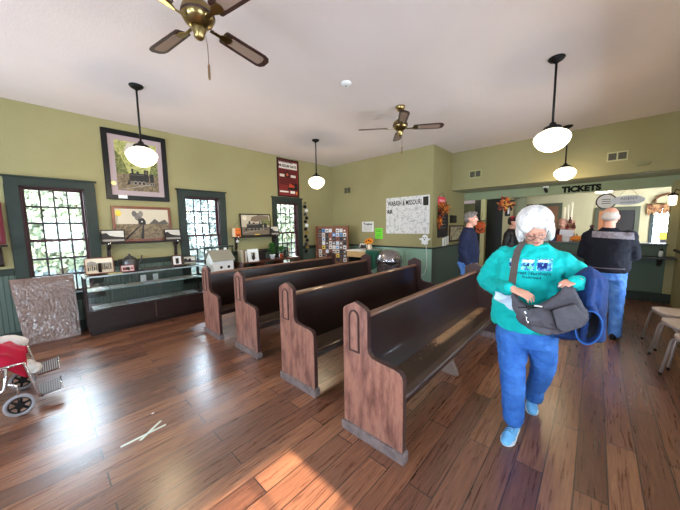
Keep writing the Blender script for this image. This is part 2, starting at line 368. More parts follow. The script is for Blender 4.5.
for z in (1.15, 1.57): mb.box(.1, 1.0, RY-.09, RY-.06, z-.012, z+.012)
mb.obj('glazed_leaf', GREEN, dr)

# outdoors beyond the windows
struct(MB().box(1.7, 8, -4.2, RY-.16, 2.62, 2.72).obj('sun_block_slab', M(150, 140, 120)))  # unseen slab added to keep direct sun out of the right windows
struct(MB().box(-14, 20, WY+.16, 40, -.6, -.5).obj('ground_lawn', mat('sunlit_grass', (.07, .085, .06), .9, var=(2, (.10, .11, .10), .3, .7))))
LEAF = [mat('leaf_green', c, .7) for c in ((.25, .28, .19), (.24, .28, .27))]
BARK = mat('bark', srgb((96, 84, 70)), .9)
def tree(x, y, h, r, lab, m, n=1500):
    t = thing('tree', lab, 'tree', (x, y, -.5), group=None)
    mb = MB(); mb.tube([(x, y, -.5), (x+.1, y, h*.4), (x, y+.1, h*.7)], [.16, .12, .06], seg=8)
    for k in range(5):
        a = k*1.3; mb.tube([(x, y, h*.4), (x+math.cos(a)*r*.6, y+math.sin(a)*r*.6, h*.7)], [.06, .02], seg=6)
    mb.obj('trunk', BARK, t)
    mb = MB()
    for k in range(n):
        d = Vector((random.gauss(0, 1), random.gauss(0, 1), random.gauss(0, 1))).normalized()*random.random()**.33
        p = Vector((x, y, h*.52)) + Vector((d.x*r, d.y*r, d.z*h*.48)); n = Vector((random.random()-.5, random.random()-.5, random.random()-.5)).normalized()
        a = n.orthogonal()*.085; b = n.cross(a)*.8
        mb.face([p-a, p-b, p+a, p+b])
    mb.obj('foliage', m, t, recalc=False)
tree(.4, 13.5, 4.6, 2.3, 'leafy tree outside the left window', LEAF[0], 7000)
tree(5.3, 13.5, 4.4, 2.2, 'leafy tree outside the middle window', LEAF[1], 7000)
tree(10.4, 14.0, 4.6, 2.4, 'leafy tree outside the window by the corner', LEAF[0], 7000)
tree(2.9, -5.4, 5.6, 1.5, 'tree outside the glazed door behind the camera', LEAF[0], 260)
t = thing('hedge', 'long tall hedge far across the lawn behind the trees', 'hedge', (6, 18, -.5))
mb = MB(); rd = random.Random(4)
for k in range(9000):
    p = Vector((rd.uniform(-4, 17), rd.uniform(17.4, 18.4), rd.uniform(-.5, 3.9+.5*noise.noise(Vector((k*.01, 0, 0)))))); n = Vector((rd.random()-.5, rd.random()-.9, rd.random()-.3)).normalized(); a_ = n.orthogonal()*.18; b_ = n.cross(a_)*.8; mb.face([p-a_, p-b_, p+a_, p+b_])
mb.obj('foliage', LEAF[1], t, recalc=False); MB().box(-4, 17, 17.9, 18.1, -.5, 3.3).obj('branches', BARK, t)

# ticket office beyond the header
mb = MB()
mb.box(10.5, 10.6, -3.2, -1.45, 0, 2.4).box(10.5, 10.6, -1.45, -1.07, 0, 1.02).box(10.5, 10.6, -1.45, -1.07, 1.9, 2.4).box(10.5, 10.6, -1.07, 1.65, 0, 2.4)
struct(mb.obj('wall_office_back', CREAM))
struct(MB().box(8.1, 10.6, -3.2, -3.1, 0, 2.4).obj('wall_office_right', CREAM))
struct(MB().box(HX, HX+.12, 1.55, 1.75, 0, 2.205).obj('wall_office_pier', CREAM))
struct(MB().box(HX+.12, 10.5, 1.65, 1.75, 0, 2.4).obj('wall_office_left', M(120, 120, 92, .8)))
struct(MB().box(HX, HX+.12, 2.16, 2.27, 0, 2.205).obj('trim_7', M(205, 196, 140)))
struct(MB().box(12, 12.1, 1.65, 4.2, 0, 2.4).box(8.0, 12, 4.1, 4.2, 0, 2.4).obj('wall_hall', M(110, 112, 84, .8)))
struct(MB().box(HX+.6, HX+.66, 1.75, 2.6, 0, 2.38).obj('door_2', M(38, 36, 30)))  # dark-coloured slab painted for the shade of the open corridor behind
struct(MB().box(HX, HX+.1, RY, 1.55, 0, 1.1).obj('wall_counter', mat('dark_green_counter', srgb((80, 96, 82)), .5)))
struct(MB().box(HX-.06, HX+.3, RY+.1, 1.55, 1.1, 1.135).obj('trim_8', mat('counter_cap', srgb((64, 66, 58)), .35), bevel=.005))
struct(MB().box(HX-.03, HX, RY, 1.55, 0, .18).obj('baseboard_counter', GREEN))
struct(MB().box(HX-.02, HX+.14, RY, RY+.11, 0, 2.3).obj('trim_9', OLIVE))
# office doors and window
def office_door(n, y0, y1, zt, leaf_m, ajar):
    r = bpy.data.objects.new('door_%d' % n, None); COL.objects.link(r); r.location = (10.5, (y0+y1)/2, 0); struct(r)
    MB().box(10.46, 10.5, y0, y0+.09, 0, zt).box(10.46, 10.5, y1-.09, y1, 0, zt).box(10.46, 10.5, y0+.09, y1-.09, zt-.09, zt).obj('frame', M(74, 74, 54), r)
    MB().box(10.485, 10.5, y0+.09, y1-.09, 0, zt-.09).obj('dark_opening_sheet', M(34, 26, 22), r)  # dark sheet on solid wall, painted for the shade beyond the door
    if ajar: y0 += (y1-y0)*.42
    l = MB().box(10.465, 10.485, y0+.09, y1-.09, 0, zt-.09).obj('leaf', leaf_m, r)
    for z in (.25, 1.1): MB().box(10.455, 10.466, y0+.19, y1-.19, z, z+.7).obj('panel', leaf_m, l)
office_door(3, .75, 1.63, 2.15, mat('brown_door', srgb((116, 78, 50)), .5), 0)
office_door(4, -.82, .04, 1.96, mat('orange_door', srgb((158, 98, 58)), .5), 1)
wr = bpy.data.objects.new('window_9', None); COL.objects.link(wr); wr.location = (10.5, -1.26, 1); struct(wr)
MB().box(10.47, 10.5, -1.07, -1.0, .95, 1.95).box(10.47, 10.5, -1.52, -1.45, .95, 1.95).box(10.47, 10.5, -1.45, -1.07, 1.88, 1.95).box(10.45, 10.5, -1.5, -1.02, .97, 1.02).obj('casing', GREEN, wr)
MB().box(10.53, 10.56, -1.45, -1.07, 1.44, 1.48).box(10.53, 10.56, -1.27, -1.25, 1.02, 1.9).obj('sash', WHITE, wr)

# ------------------------------------------------------------------ pews
def pew_profile():
    P = [(.508, 0), (.508, .95), (.485, .972), (.395, 1.016), (.312, .985), (.283, .958), (.283, .70), (.272, .665), (.245, .643), (.2, .634), (.07, .622), (.03, .612), (.008, .59), (0, .56), (0, 0)]
    return P
PL = 2.66
def make_pew():
    r = thing('church_pew', 'x', 'pew')
    P = pew_profile()
    for x0, s in ((0, 1), (PL-.05, -1)):
        mb = MB(); mb.prism([(x0+.003, y, z) for y, z in P], (.044, 0, 0), PEWE)
        for f in mb.bm.faces:
            if abs(f.normal.x) < .5: pass
        e = mb.obj('end_panel', None, r, local=True, bevel=.005)
        e.data.materials.append(PEWM)
        for p in e.data.polygons:
            if abs(p.normal.x) < .6 or (p.normal.x > 0) == (s > 0): p.material_index = 1
        xo = x0 if s > 0 else x0+.05
        # arched recess panel with a moulded surround on the outer face
        arch = [(.352, .645)] + [(.352, .90)] + [(.3995+.0475*math.cos(t), .90+.058*math.sin(t)) for t in [PI*k/8 for k in range(8, -1, -1)]][1:] + [(.447, .645)]
        inn = [(.3995+(y-.3995)*.74, .80+(z-.80)*.92) for y, z in arch]
        mb = MB(); n = len(arch)
        for k in range(n):
            a, b = arch[k], arch[(k+1) % n]; c, d = inn[(k+1) % n], inn[k]
            mb.prism([(xo+.003*s, a[0], a[1]), (xo+.003*s, b[0], b[1]), (xo+.003*s, c[0], c[1]), (xo+.003*s, d[0], d[1])], (-.009*s, 0, 0))
        mb.obj('arch_moulding', PEWM, e, local=True, bevel=.002)
        MB().prism([(xo+.002*s, y, z) for y, z in inn], (-.003*s, 0, 0)).obj('arch_panel', PEWE, e, local=True)
        MB().prism([(x0-.012 if s > 0 else x0-.006, -.014, 0), (x0-.012 if s > 0 else x0-.006, .522, 0), (x0-.012 if s > 0 else x0-.006, .522, .06), (x0-.012 if s > 0 else x0-.006, .514, .074), (x0-.012 if s > 0 else x0-.006, -.006, .074), (x0-.012 if s > 0 else x0-.006, -.014, .06)], (.068, 0, 0)).obj('base_moulding', PEWB, e, local=True, bevel=.003)
    x0, x1 = .047, PL-.047
    S = [(.03, .385), (.022, .40), (.03, .415), (.08, .418), (.2, .405), (.325, .395), (.325, .372), (.2, .38), (.08, .39)]
    MB().prism([(x0, y, z) for y, z in S], (x1-x0, 0, 0)).obj('seat', PEWS, r, local=True, bevel=.003)
    F = [(.30, .39), (.318, .50), (.335, .62), (.350, .75), (.362, .88)]
    B = [(y+.024, z) for y, z in F]
    MB().prism([(x0, y, z) for y, z in F + B[::-1]], (x1-x0, 0, 0)).obj('backrest', PEWD, r, local=True)
    MB().prism([(x0, y, z) for y, z in ((.350, .878), (.345, .892), (.352, .906), (.375, .912), (.396, .906), (.400, .89), (.394, .878))], (x1-x0, 0, 0)).obj('back_cap', mat('cap_rail', srgb((112, 74, 54)), .35, coat=.3), r, local=True, bevel=.002)
    MB().box(x0, x1, .05, .075, .33, .392).box(x0, x1, .325, .345, .30, .40).obj('seat_rail', PEWD, r, local=True, bevel=.003)
    G = [(.07, .335), (.12, .30), (.17, .22), (.175, .14), (.14, .06), (.115, 0), (.34, 0), (.33, .06), (.30, .15), (.31, .25), (.345, .335), (.345, .375), (.07, .375)]
    MB().prism([(PL/2-.03, y, z) for y, z in G], (.055, 0, 0)).obj('support', mat('grey_worn_support', srgb((128, 110, 100)), .4), r, local=True, bevel=.004)
    return r
pew0 = make_pew()
for i, (x, y, lab) in enumerate(((1.475, .837, 'long dark wooden pew nearest the camera, its worn seat in full view beside the woman'),
        (1.58, 1.80, 'second dark wooden pew from the camera, just behind the nearest one'),
        (1.63, 2.86, 'third dark wooden pew from the camera, right behind the second'),
        (1.58, 3.76, 'farthest dark wooden pew, in front of the glass display case and white carton'))):
    o = pew0 if i == 0 else copy_tree(pew0)
    o.location = (x, y, 0); tag(o, lab, 'pew', 'wooden pews in a row')
o = MB().lathe([(.008, 0), (.014, .004), (.013, .012), (.004, .016)], (1.56, 1.13, .415), M(40, 190, 90), seg=8).obj('bottle_cap'); tag(o, 'tiny green cap left at the near end of the closest pew seat', 'cap')

# ------------------------------------------------------------------ framed things
def frame_at(name, label, cat, c, wdt, hgt, yaw=0, lean=0, fw=.03, fm=BLACK, mt=None, mtw=0, art=None, bgm=PAPER, group=None, depth=.025, stand=False, glass=0):
    "c = bottom centre; the picture faces local -Y"
    t = thing(name, label, cat, c, (lean, 0, yaw), group)
    W = wdt/2; mb = MB()
    mb.box(-W, -W+fw, -depth, 0, 0, hgt).box(W-fw, W, -depth, 0, 0, hgt).box(-W+fw, W-fw, -depth, 0, 0, fw).box(-W+fw, W-fw, -depth, 0, hgt-fw, hgt)
    mb.obj('frame', fm, t, local=True, bevel=min(.004, fw*.2))
    a = fw
    if mt: MB().box(-W+fw, W-fw, -depth*.4, -depth*.3, fw, hgt-fw).obj('mat_board', mt, t, local=True); a = fw+mtw
    x0, x1, z0, z1 = -W+a, W-a, a, hgt-a
    mb = MB(); y = -depth*.5; mb.box(x0, x1, y, y+.004, z0, z1, bgm)
    if art:
        for k, (m, P) in enumerate(art):
            yy = y-.0004*(k+1); mb.face([(x0+(x1-x0)*u, yy, z0+(z1-z0)*v) for u, v in P], m)
    mb.obj('picture', None, t, local=True, recalc=False)
    if not mt or stand: MB().box(-W+.004, W-.004, -.004, .002, .004, hgt-.004).obj('backing', DKWOOD, t, local=True)
    if stand: MB().box(-.02, .02, 0, .005, .0, hgt*.7, mtx=Matrix.Rotation(-2*lean if lean else .3, 4, 'X')).obj('easel_back', DKWOOD, t, local=True)
    return t
def circ(u, v, r, asp=1, n=14): return [(u+r*math.cos(2*PI*k/n)/asp, v+r*math.sin(2*PI*k/n)) for k in range(n)]
def rect(a, b, c, d): return [(a, c), (b, c), (b, d), (a, d)]
g1, g2, g3, g4 = M(46, 44, 42), M(92, 86, 80), M(150, 142, 132), M(205, 198, 186)
sep1, sep2, sep3 = M(196, 182, 158), M(120, 104, 86), M(224, 212, 190)
leafA = mat('print_foliage', srgb((128, 138, 72)), .5, var=(28, srgb((200, 196, 128)), .35, .6))
leafB = mat('print_foliage_dark', srgb((74, 84, 48)), .5, var=(40, srgb((150, 150, 90)), .4, .65))
grnd = mat('print_ground', srgb((150, 130, 100)), .5, var=(30, srgb((96, 84, 66)), .35, .6))
def loco(x, y, w, h, body, hi, whl):
    P = lambda u, v: (x+w*u, y+h*v)
    L = [(body, [P(0, .22), P(.04, .30), P(.04, .62), P(.1, .70), P(.62, .70), P(.62, .92), P(.80, .92), P(.80, .22)]), (body, [P(.14, .70), P(.13, .94), P(.22, .94), P(.21, .70)]), (body, [P(.32, .70), P(.33, .82), P(.41, .82), P(.42, .70)]), (body, [P(.84, .20), P(.84, .72), P(1, .72), P(1, .20)]), (hi, [P(.06, .56), P(.6, .60), P(.6, .64), P(.06, .60)]), (hi, [P(.66, .68), P(.66, .86), P(.76, .86), P(.76, .68)]), (hi, [P(0, .20), P(1, .20), P(1, .24), P(0, .24)]), (body, [P(-.08, 0), P(0, .24), P(.06, .24), P(.06, .04)])]
    for k, (u, r) in enumerate(((.12, .07), (.26, .13), (.42, .13), (.58, .13), (.74, .07), (.88, .08), (.97, .08))): L += [(whl, [P(u+r*.55*math.cos(a), .13+r*math.sin(a)) for a in [2*PI*j/12 for j in range(12)]]), (body, [P(u+r*.38*math.cos(a), .13+r*.7*math.sin(a)) for a in [2*PI*j/12 for j in range(12)]])]
    return L
engine = [(leafA, rect(0, 1, .3, 1)), (g4, [(.30, .62), (.2, .8), (.3, .97), (.6, 1), (.9, .95), (.75, .85), (.5, .8), (.42, .6)]), (leafB, [(0, .3), (0, .8), (.12, .7), (.22, .5), (.3, .3)]), (leafB, [(1, .3), (1, .85), (.9, .7), (.82, .5), (.75, .3)]),
    (grnd, rect(0, 1, 0, .34)), (g3, [(.05, .02), (.12, .02), (.9, .16), (.88, .18)])] + loco(.26, .12, .62, .36, g1, g2, g3)
tracks = [(M(206, 194, 170), rect(0, 1, .5, 1)), (grnd, rect(0, 1, 0, .5)), (M(120, 112, 106), circ(.40, .74, .13, 2.2)), (M(104, 98, 94), circ(.34, .84, .10, 2.2)), (M(132, 124, 116), circ(.46, .84, .10, 2.2)), (M(112, 104, 98), circ(.44, .66, .10, 2.2)), (g1, [(.4, .48), (.4, .66), (.5, .7), (.54, .6), (.54, .48)]), (g4, circ(.47, .58, .03, 2)), (g2, [(.6, .5), (.72, .68), (.8, .56), (.92, .66), (1, .5)]), (g1, [(.12, 0), (.18, 0), (.46, .48), (.44, .48)]), (g1, [(.42, 0), (.48, 0), (.5, .48), (.48, .48)]), (M(250, 200, 70), circ(.06, .85, .1, 2))]
bwtrain = [(sep1, rect(0, 1, .4, 1)), (sep2, rect(0, 1, 0, .4)), (sep2, [(.3, .7), (.36, .9), (.6, 1), (.95, .96), (.98, .78), (.7, .72), (.5, .66)]), (leafB, [(.66, .5), (.7, .8), (.8, .72), (.9, .85), (1, .7), (1, .45)]), (g3, [(.05, .1), (.9, .28), (.9, .31), (.05, .14)]), (sep3, circ(.12, .85, .12, 1.6)), (M(240, 205, 70), rect(.42, .6, 0, .04))] + loco(.14, .22, .74, .50, g1, g3, g2)
scene_bw = [(g4, rect(0, 1, .45, 1)), (g1, [(0, .2), (0, .75), (.2, .8), (.35, .55), (.6, .45), (1, .4), (1, .15)]), (g3, rect(0, 1, 0, .2))]
sepia = [(sep3, rect(0, 1, .62, 1)), (sep1, rect(0, 1, 0, .62)), (g3, [(.05, .5), (.05, .74), (.22, .84), (.38, .74), (.38, .5)]), (g3, rect(.38, .95, .5, .68))] + [((g1, sep2, g2)[k % 3], rect(.06+k*.075, .11+k*.075, .18+.03*(k % 2), .44+.05*(k % 3))) for k in range(12)] + [(sep2, circ(.085+k*.075, .49+.05*(k % 3), .035, 1.6, 8)) for k in range(12)]
portrait = [(g3, rect(.2, .8, 0, .9)), (g1, [(.25, 0), (.3, .4), (.45, .5), (.6, .5), (.72, .4), (.78, 0)]), (g4, circ(.52, .62, .14))]

t = frame_at('framed_print', 'large black framed train print with pink-grey mat, high between the two left windows', 'picture', (1.235, WY-.005, 2.05), .90, 1.12, fw=.075, mt=M(176, 156, 158), mtw=.08, art=engine, depth=.03)
MB().box(-.30, -.18, -.034, -.03, .02, .075).obj('label_card', WHITE, t, local=True)
MB().lathe([(.035, 0), (.035, .002)], (-.345, -.031, .26), M(238, 222, 150), mtx=Matrix.Rotation(PI/2, 4, 'X')).obj('sticker', None, t, local=True)
frame_at('framed_painting', 'wide wood framed painting of a train coming down the tracks, on the left shelf', 'picture', (1.245, WY-.07, 1.35), .85, .59, lean=-.07, fw=.04, fm=REDWOOD, art=tracks)
frame_at('framed_print', 'black framed sepia print of a steam locomotive between middle and far windows', 'picture', (3.42, WY-.07, 1.365), .78, .50, lean=-.07, fw=.022, art=bwtrain)
frame_at('framed_photo', 'small black and white photo on the shelf by the left window', 'picture', (.80, WY-.15, 1.35), .30, .20, yaw=-.15, lean=-.2, fw=.012, art=scene_bw)
frame_at('framed_photo', 'small black and white photo on the shelf end by the middle window', 'picture', (1.66, WY-.15, 1.35), .27, .20, yaw=.05, lean=-.2, fw=.012, art=scene_bw)
frame_at('framed_photo', 'small dark framed photo at the right end of the sepia locomotive shelf', 'picture', (3.88, WY-.12, 1.365), .24, .22, lean=-.15, fw=.014, art=scene_bw)
# cropped red picture on the far left
frame_at('framed_collage', 'dark red framed collage of photos at the left edge, above a shelf', 'picture', (-.56, WY-.05, 1.385), .50, .55, lean=-.04, fw=.035, fm=M(96, 14, 28), mt=M(120, 60, 66), mtw=.02, art=[(M(214, 196, 190), rect(0, 1, 0, 1)), (M(150, 40, 50), rect(.05, .95, .4, .46)), (g1, rect(.6, .95, .05, .3)), (M(205, 170, 110), rect(.65, .9, .08, .26)), (M(120, 60, 60), rect(.6, .9, .6, .8))])
# red poster by ceiling
POSTER = M(126, 40, 36)
t = frame_at('framed_poster', 'tall dark red railway poster right above the far window', 'poster', (4.42, WY-.005, 2.325), .67, .935, fw=.03, fm=M(44, 20, 22), bgm=POSTER, art=[(M(226, 218, 206), rect(.04, .96, .76, .95)), (M(96, 30, 30), rect(.06, .94, .30, .74)), (M(30, 24, 24), circ(.45, .6, .085, .75)), (M(190, 90, 60), circ(.45, .6, .045, .75)), (M(216, 205, 190), rect(.07, .30, .53, .60)), (M(216, 205, 190), rect(.62, .88, .53, .60)), (M(36, 26, 26), [(.45, .17), (.5, .3), (.95, .38), (.97, .17)]), (M(190, 70, 40), [(.5, .24), (.55, .36), (.8, .3), (.8, .24)]), (M(230, 222, 210), rect(.05, .48, .09, .13)), (M(230, 222, 210), rect(.58, .82, .07, .14)), (M(226, 150, 60), rect(.88, .94, .05, .13))])
text('lettering', 'RAILROAD', .085, BLACK, t, (4.15, WY-.022, 3.165), (1, 0, 0), (0, 0, 1), ext=.001, bold=.002, width=.42)
text('lettering', 'MUSEUM DAYS', .085, BLACK, t, (4.13, WY-.022, 3.06), (1, 0, 0), (0, 0, 1), ext=.001, bold=.002, width=.54)

def shelf(lab, x0, x1, z, bx):
    t = thing('wall_shelf', lab, 'shelf', ((x0+x1)/2, WY, z))
    MB().box(x0, x1, WY-.19, WY-.005, z-.025, z).obj('shelf_board', DKWOOD, t, bevel=.005)
    for x in bx:
        MB().prism([(x-.02, WY-.005, z-.03), (x-.02, WY-.15, z-.03), (x-.02, WY-.14, z-.07), (x-.02, WY-.06, z-.11), (x-.02, WY-.05, z-.26), (x-.02, WY-.005, z-.30)], (.045, 0, 0)).obj('bracket', DKWOOD, t, bevel=.004)
        MB().ell((x, WY-.185, z-.012), (.014,)*3, CHROME, sub=2).obj('peg', None, t)
shelf('dark wall shelf holding the wide tracks painting', .66, 1.84, 1.345, (.74, 1.72))
shelf('dark wall shelf under the sepia locomotive print', 2.84, 3.97, 1.36, (2.92, 3.88))
shelf('dark wall shelf cut by the left edge of the photo', -1.0, -.30, 1.375, (-.88, -.38))

# ------------------------------------------------------------------ display case
cx0, cx1, cy0, cy1 = .37, 2.05, 5.30, 5.72
t = thing('display_case', 'long glass topped museum display case with dark brown base under the shelf', 'display case', ((cx0+cx1)/2, 5.5, 0))
MB().box(cx0+.02, cx1-.02, cy0+.04, cy1, 0, .08).box(cx0, cx1, cy0, cy1, .08, .37).obj('base', DKWOOD, t, bevel=.006)
MB().box((cx0+cx1)/2-.005, (cx0+cx1)/2+.005, cy0-.006, cy0, .10, .36).obj('base_seam', M(96, 74, 64), t)
mb = MB(); AL = mat('aluminium_trim', srgb((150, 158, 156)), .35, metal=.8)
for x in (cx0, cx1-.025):
    for y in (cy0, cy1-.025): mb.box(x, x+.025, y, y+.025, .37, .86)
mb.obj('post', DKWOOD, t)
MB().box(cx0, cx1, cy0, cy0+.02, .862, .885).box(cx0, cx1, cy1-.02, cy1, .862, .885).box(cx0, cx0+.02, cy0+.02, cy1-.02, .862, .885).box(cx1-.02, cx1, cy0+.02, cy1-.02, .862, .885).obj('top_rim', AL, t)
MB().box(cx0+.02, cx1-.02, cy0+.02, cy1-.02, .873, .881).obj('top_glass', GLASS, t)
MB().box(cx0+.026, cx1-.026, cy0+.005, cy0+.009, .37, .862).obj('front_glass', GLASS, t)
MB().box(cx0+.03, cx1-.03, cy0+.09, cy1-.03, .648, .656).obj('glass_shelf', mat('shelf_glass', (.5, .62, .6), .08), t)
MB().box(cx0+.03, cx1-.03, cy0+.088, cy0+.09, .645, .659).obj('shelf_edge', mat('glass_edge', srgb((170, 196, 196)), .2), t)
rnd = random.Random(3)
papers = [WHITE, M(214, 214, 206), M(196, 190, 176), M(226, 226, 230)]
def sheet(x, y, z, w_, d, yaw, m, lab, grp, name='paper_document', cat='document', h=.006):
    o = thing(name, lab, cat, (x, y, z), yaw, grp) if False else MB().box(-w_/2, w_/2, -d/2, d/2, 0, h, m).obj(name)
    o.location = (x, y, z); o.rotation_euler = (0, 0, yaw); return tag(o, lab, cat, grp)
ORD = ['leftmost', 'second', 'third', 'fourth', 'fifth', 'sixth', 'seventh']
for k in range(7):
    sheet(.56+k*.21, 5.53, .658, .19, .22+rnd.random()*.05, rnd.uniform(-.1, .1), papers[k % 4], ORD[k]+' pale document from the left on the glass shelf inside the display case', 'documents on the case shelf', h=.012)
for k in range(7):
    sheet(.55+k*.21, 5.50, .372, .2, .22, rnd.uniform(-.06, .06), papers[(k+1) % 4], ORD[k]+' pale booklet from the left on the bottom of the display case', 'booklets on the case bottom', 'booklet', 'booklet', .022)
o = MB().box(-.08, .08, -.05, .05, 0, .03, M(96, 70, 58)).obj('box'); o.location = (.50, 5.64, .3705); tag(o, 'small brown box at the left end inside the display case', 'box')
o = MB().box(-.04, .04, -.004, .004, 0, .12, WHITE).obj('card'); o.location = (1.14, 5.64, .657); tag(o, 'small white card standing at the back inside the display case, the left one', 'card')
o = MB().box(-.04, .04, -.004, .004, 0, .12, WHITE).obj('card'); o.location = (1.32, 5.64, .657); tag(o, 'small white card standing at the back inside the display case, the right one', 'card')
frame_at('framed_photo', 'sepia group photo leaning at the left end of the display case top', 'picture', (.58, 5.52, .886), .34, .25, yaw=-.05, lean=-.28, fw=.012, fm=REDWOOD, art=sepia, stand=True)
# lantern / pot
PEW = mat('tarnished_pewter', srgb((78, 76, 76)), .35, metal=.6)
t = thing('metal_kettle', 'tarnished dark metal kettle on the display case behind a small red photo card', 'kettle', (.97, 5.60, .886))
MB().lathe([(.10, 0), (.108, .02), (.104, .15), (.09, .19), (.065, .21)], (.97, 5.60, .886)).obj('body', PEW, t)
MB().lathe([(.058, 0), (.056, .012), (.02, .03), (.014, .045), (.018, .055), (.004, .062)], (.97, 5.60, 1.096)).obj('lid', PEW, t)
MB().tube([(1.06, 5.60, .97), (1.12, 5.60, 1.03), (1.14, 5.6, 1.12)], [.022, .014, .01]).obj('spout', PEW, t)
MB().tube([(.88, 5.60, 1.07), (.83, 5.60, 1.08), (.81, 5.6, 1.02), (.83, 5.6, .95), (.875, 5.6, .93)], .008).obj('handle', PEW, t)
frame_at('photo_card', 'small red and white photo card leaning in front of the dark kettle', 'card', (.90, 5.42, .886), .18, .11, yaw=.05, lean=-.2, fw=.01, fm=M(120, 50, 48), bgm=M(210, 190, 186), art=[(M(120, 60, 58), rect(.1, .4, .2, .7)), (g2, rect(.5, .7, .1, .6)), (M(150, 70, 64), rect(.75, .95, .3, .6))], stand=True)
frame_at('framed_photo', 'small upright portrait photo at the right end of the display case', 'picture', (1.66, 5.58, .886), .17, .19, yaw=-.1, lean=-.15, fw=.02, fm=M(92, 60, 46), mt=WHITE, mtw=.02, art=portrait, stand=True)
frame_at('framed_photo', 'small wide dark photo next to the upright portrait on the display case', 'picture', (1.885, 5.62, .886), .22, .15, lean=-.15, fw=.012, fm=M(80, 76, 50), art=scene_bw, stand=True)
sheet(1.24, 5.50, .886, .24, .2, .1, g2, 'dark binder lying flat mid top of the display case', None, 'binder', 'binder', .012)
sheet(1.47, 5.5, .886, .18, .2, -.1, M(70, 66, 62), 'dark folder lying right of the binder on the display case', None, 'folder', 'folder', .01)
sheet(.74, 5.42, .886, .16, .1, .1, M(222, 214, 150), 'pale yellow slip in front of the sepia photo', None, 'paper_slip', 'paper', .006)

# ------------------------------------------------------------------ low shelf unit and what stands on it
t = thing('low_shelf_unit', 'low brown wooden shelf unit along the wall behind the farthest pew', 'shelf unit', (3.6, 5.6, 0))
SHW = mat('shelf_brown', srgb((104, 62, 44)), .4, var=(7, srgb((84, 48, 36)), .35, .65))
MB().box(2.84, 4.36, 5.38, 5.78, .79, .82).obj('top_board', SHW, t, bevel=.004)
for x in (2.84, 3.33, 3.84, 4.33): MB().box(x, x+.03, 5.40, 5.78, 0, .79).obj('divider', SHW, t)
MB().box(2.87, 4.33, 5.41, 5.77, .38, .405).obj('shelf_board', SHW, t); MB().box(2.87, 4.33, 5.41, 5.77, .04, .07).obj('bottom_board', SHW, t)
frame_at('framed_photo', 'small photo standing in the left bay of the low shelf unit', 'picture', (3.05, 5.5, .406), .22, .26, lean=-.15, fw=.02, fm=M(120, 92, 76), art=portrait, stand=True)
sheet(3.58, 5.55, .406, .3, .25, .1, M(206, 216, 226), 'pale stack of papers in the middle bay of the low shelf unit', None, 'paper_stack', 'papers', .25)
sheet(4.08, 5.55, .406, .34, .3, 0, M(44, 54, 80), 'dark blue stack of shirts in the right bay of the low shelf unit', None, 'folded_shirts', 'shirts', .27)
# white house shaped carton
t = thing('house_shaped_carton', 'white house shaped cardboard box with grey roof and two round black holes', 'box', (2.42, 5.42, 0))
GREYC = M(150, 144, 128); CW = M(232, 230, 224)
MB().box(2.20, 2.60, 5.34, 5.66, 0, .60).obj('pedestal', CW, t)
x0, x1, y0, y1, zb, ze, zr = 2.20, 2.60, 5.33, 5.67, .60, .935, 1.10
mb = MB(); mb.prism([(x0, y0, zb), (x0, y0, ze), (x0, (y0+y1)/2, zr), (x0, y1, ze), (x0, y1, zb)], (x1-x0, 0, 0)).obj('walls', CW, t, bevel=.003)
mb = MB(); a = Vector((x0-.02, y0-.04, ze-.02)); b = Vector((x0-.02, (y0+y1)/2, zr+.012)); c = Vector((x0-.02, y1+.04, ze-.02)); up = Vector((0, 0, .012))
mb.prism([a, a+up, b+up, c+up, c, b], (x1-x0+.04, 0, 0)).obj('roof', GREYC, t)
for x in (2.35, 2.50): MB().lathe([(.028, 0), (.028, .004)], (x, y0-.001, .79), BLACK, mtx=Matrix.Rotation(PI/2, 4, 'X')).obj('hole', None, t)
for x in (2.34, 2.50): MB().box(x, x+.05, (y0+y1)/2-.01, (y0+y1)/2+.01, zr+.02, zr+.06).obj('carry_tab', CW, t)
# dark green rack behind it
t = thing('green_display_rack', 'dark green metal rack edge sticking up behind the white carton', 'rack', (2.5, 5.72, 0))
MB().box(2.18, 2.80, 5.69, 5.76, 1.15, 1.185).obj('top_bar', GREEN, t, bevel=.003)
for x in (2.19, 2.77): MB().box(x, x+.02, 5.71, 5.73, 0, 1.15).obj('leg', GREEN, t)
for k in range(4):
    o = MB().box(-.018, .018, -.09, .09, 0, .26-.01*k, (M(176, 164, 136), M(120, 96, 76), M(212, 206, 190), M(86, 70, 60))[k]).obj('book'); o.location = (2.70+k*.042, 5.45, .82 if k > 2 else .82)
    o.location = (2.875+k*.04, 5.55, .8205); tag(o, ('tan', 'brown', 'cream', 'dark brown')[k]+' book standing left of the white photo frame on the low shelf unit', 'book', 'books on the low shelf unit')
frame_at('framed_photo', 'white framed photo of a person on the low shelf unit', 'picture', (3.10, 5.42, .821), .25, .27, yaw=-.05, lean=-.15, fw=.025, fm=WHITE, mt=M(240, 240, 238), mtw=.03, art=portrait, stand=True)
t = thing('dark_wooden_box', 'low dark wooden chest between the white photo frame and the potted plants', 'box', (3.40, 5.62, .821))
MB().box(3.25, 3.53, 5.62, 5.74, .821, .99).obj('body', DKWOOD, t, bevel=.005); MB().box(3.24, 3.54, 5.61, 5.745, .991, 1.03).obj('lid', DKWOOD, t, bevel=.005)
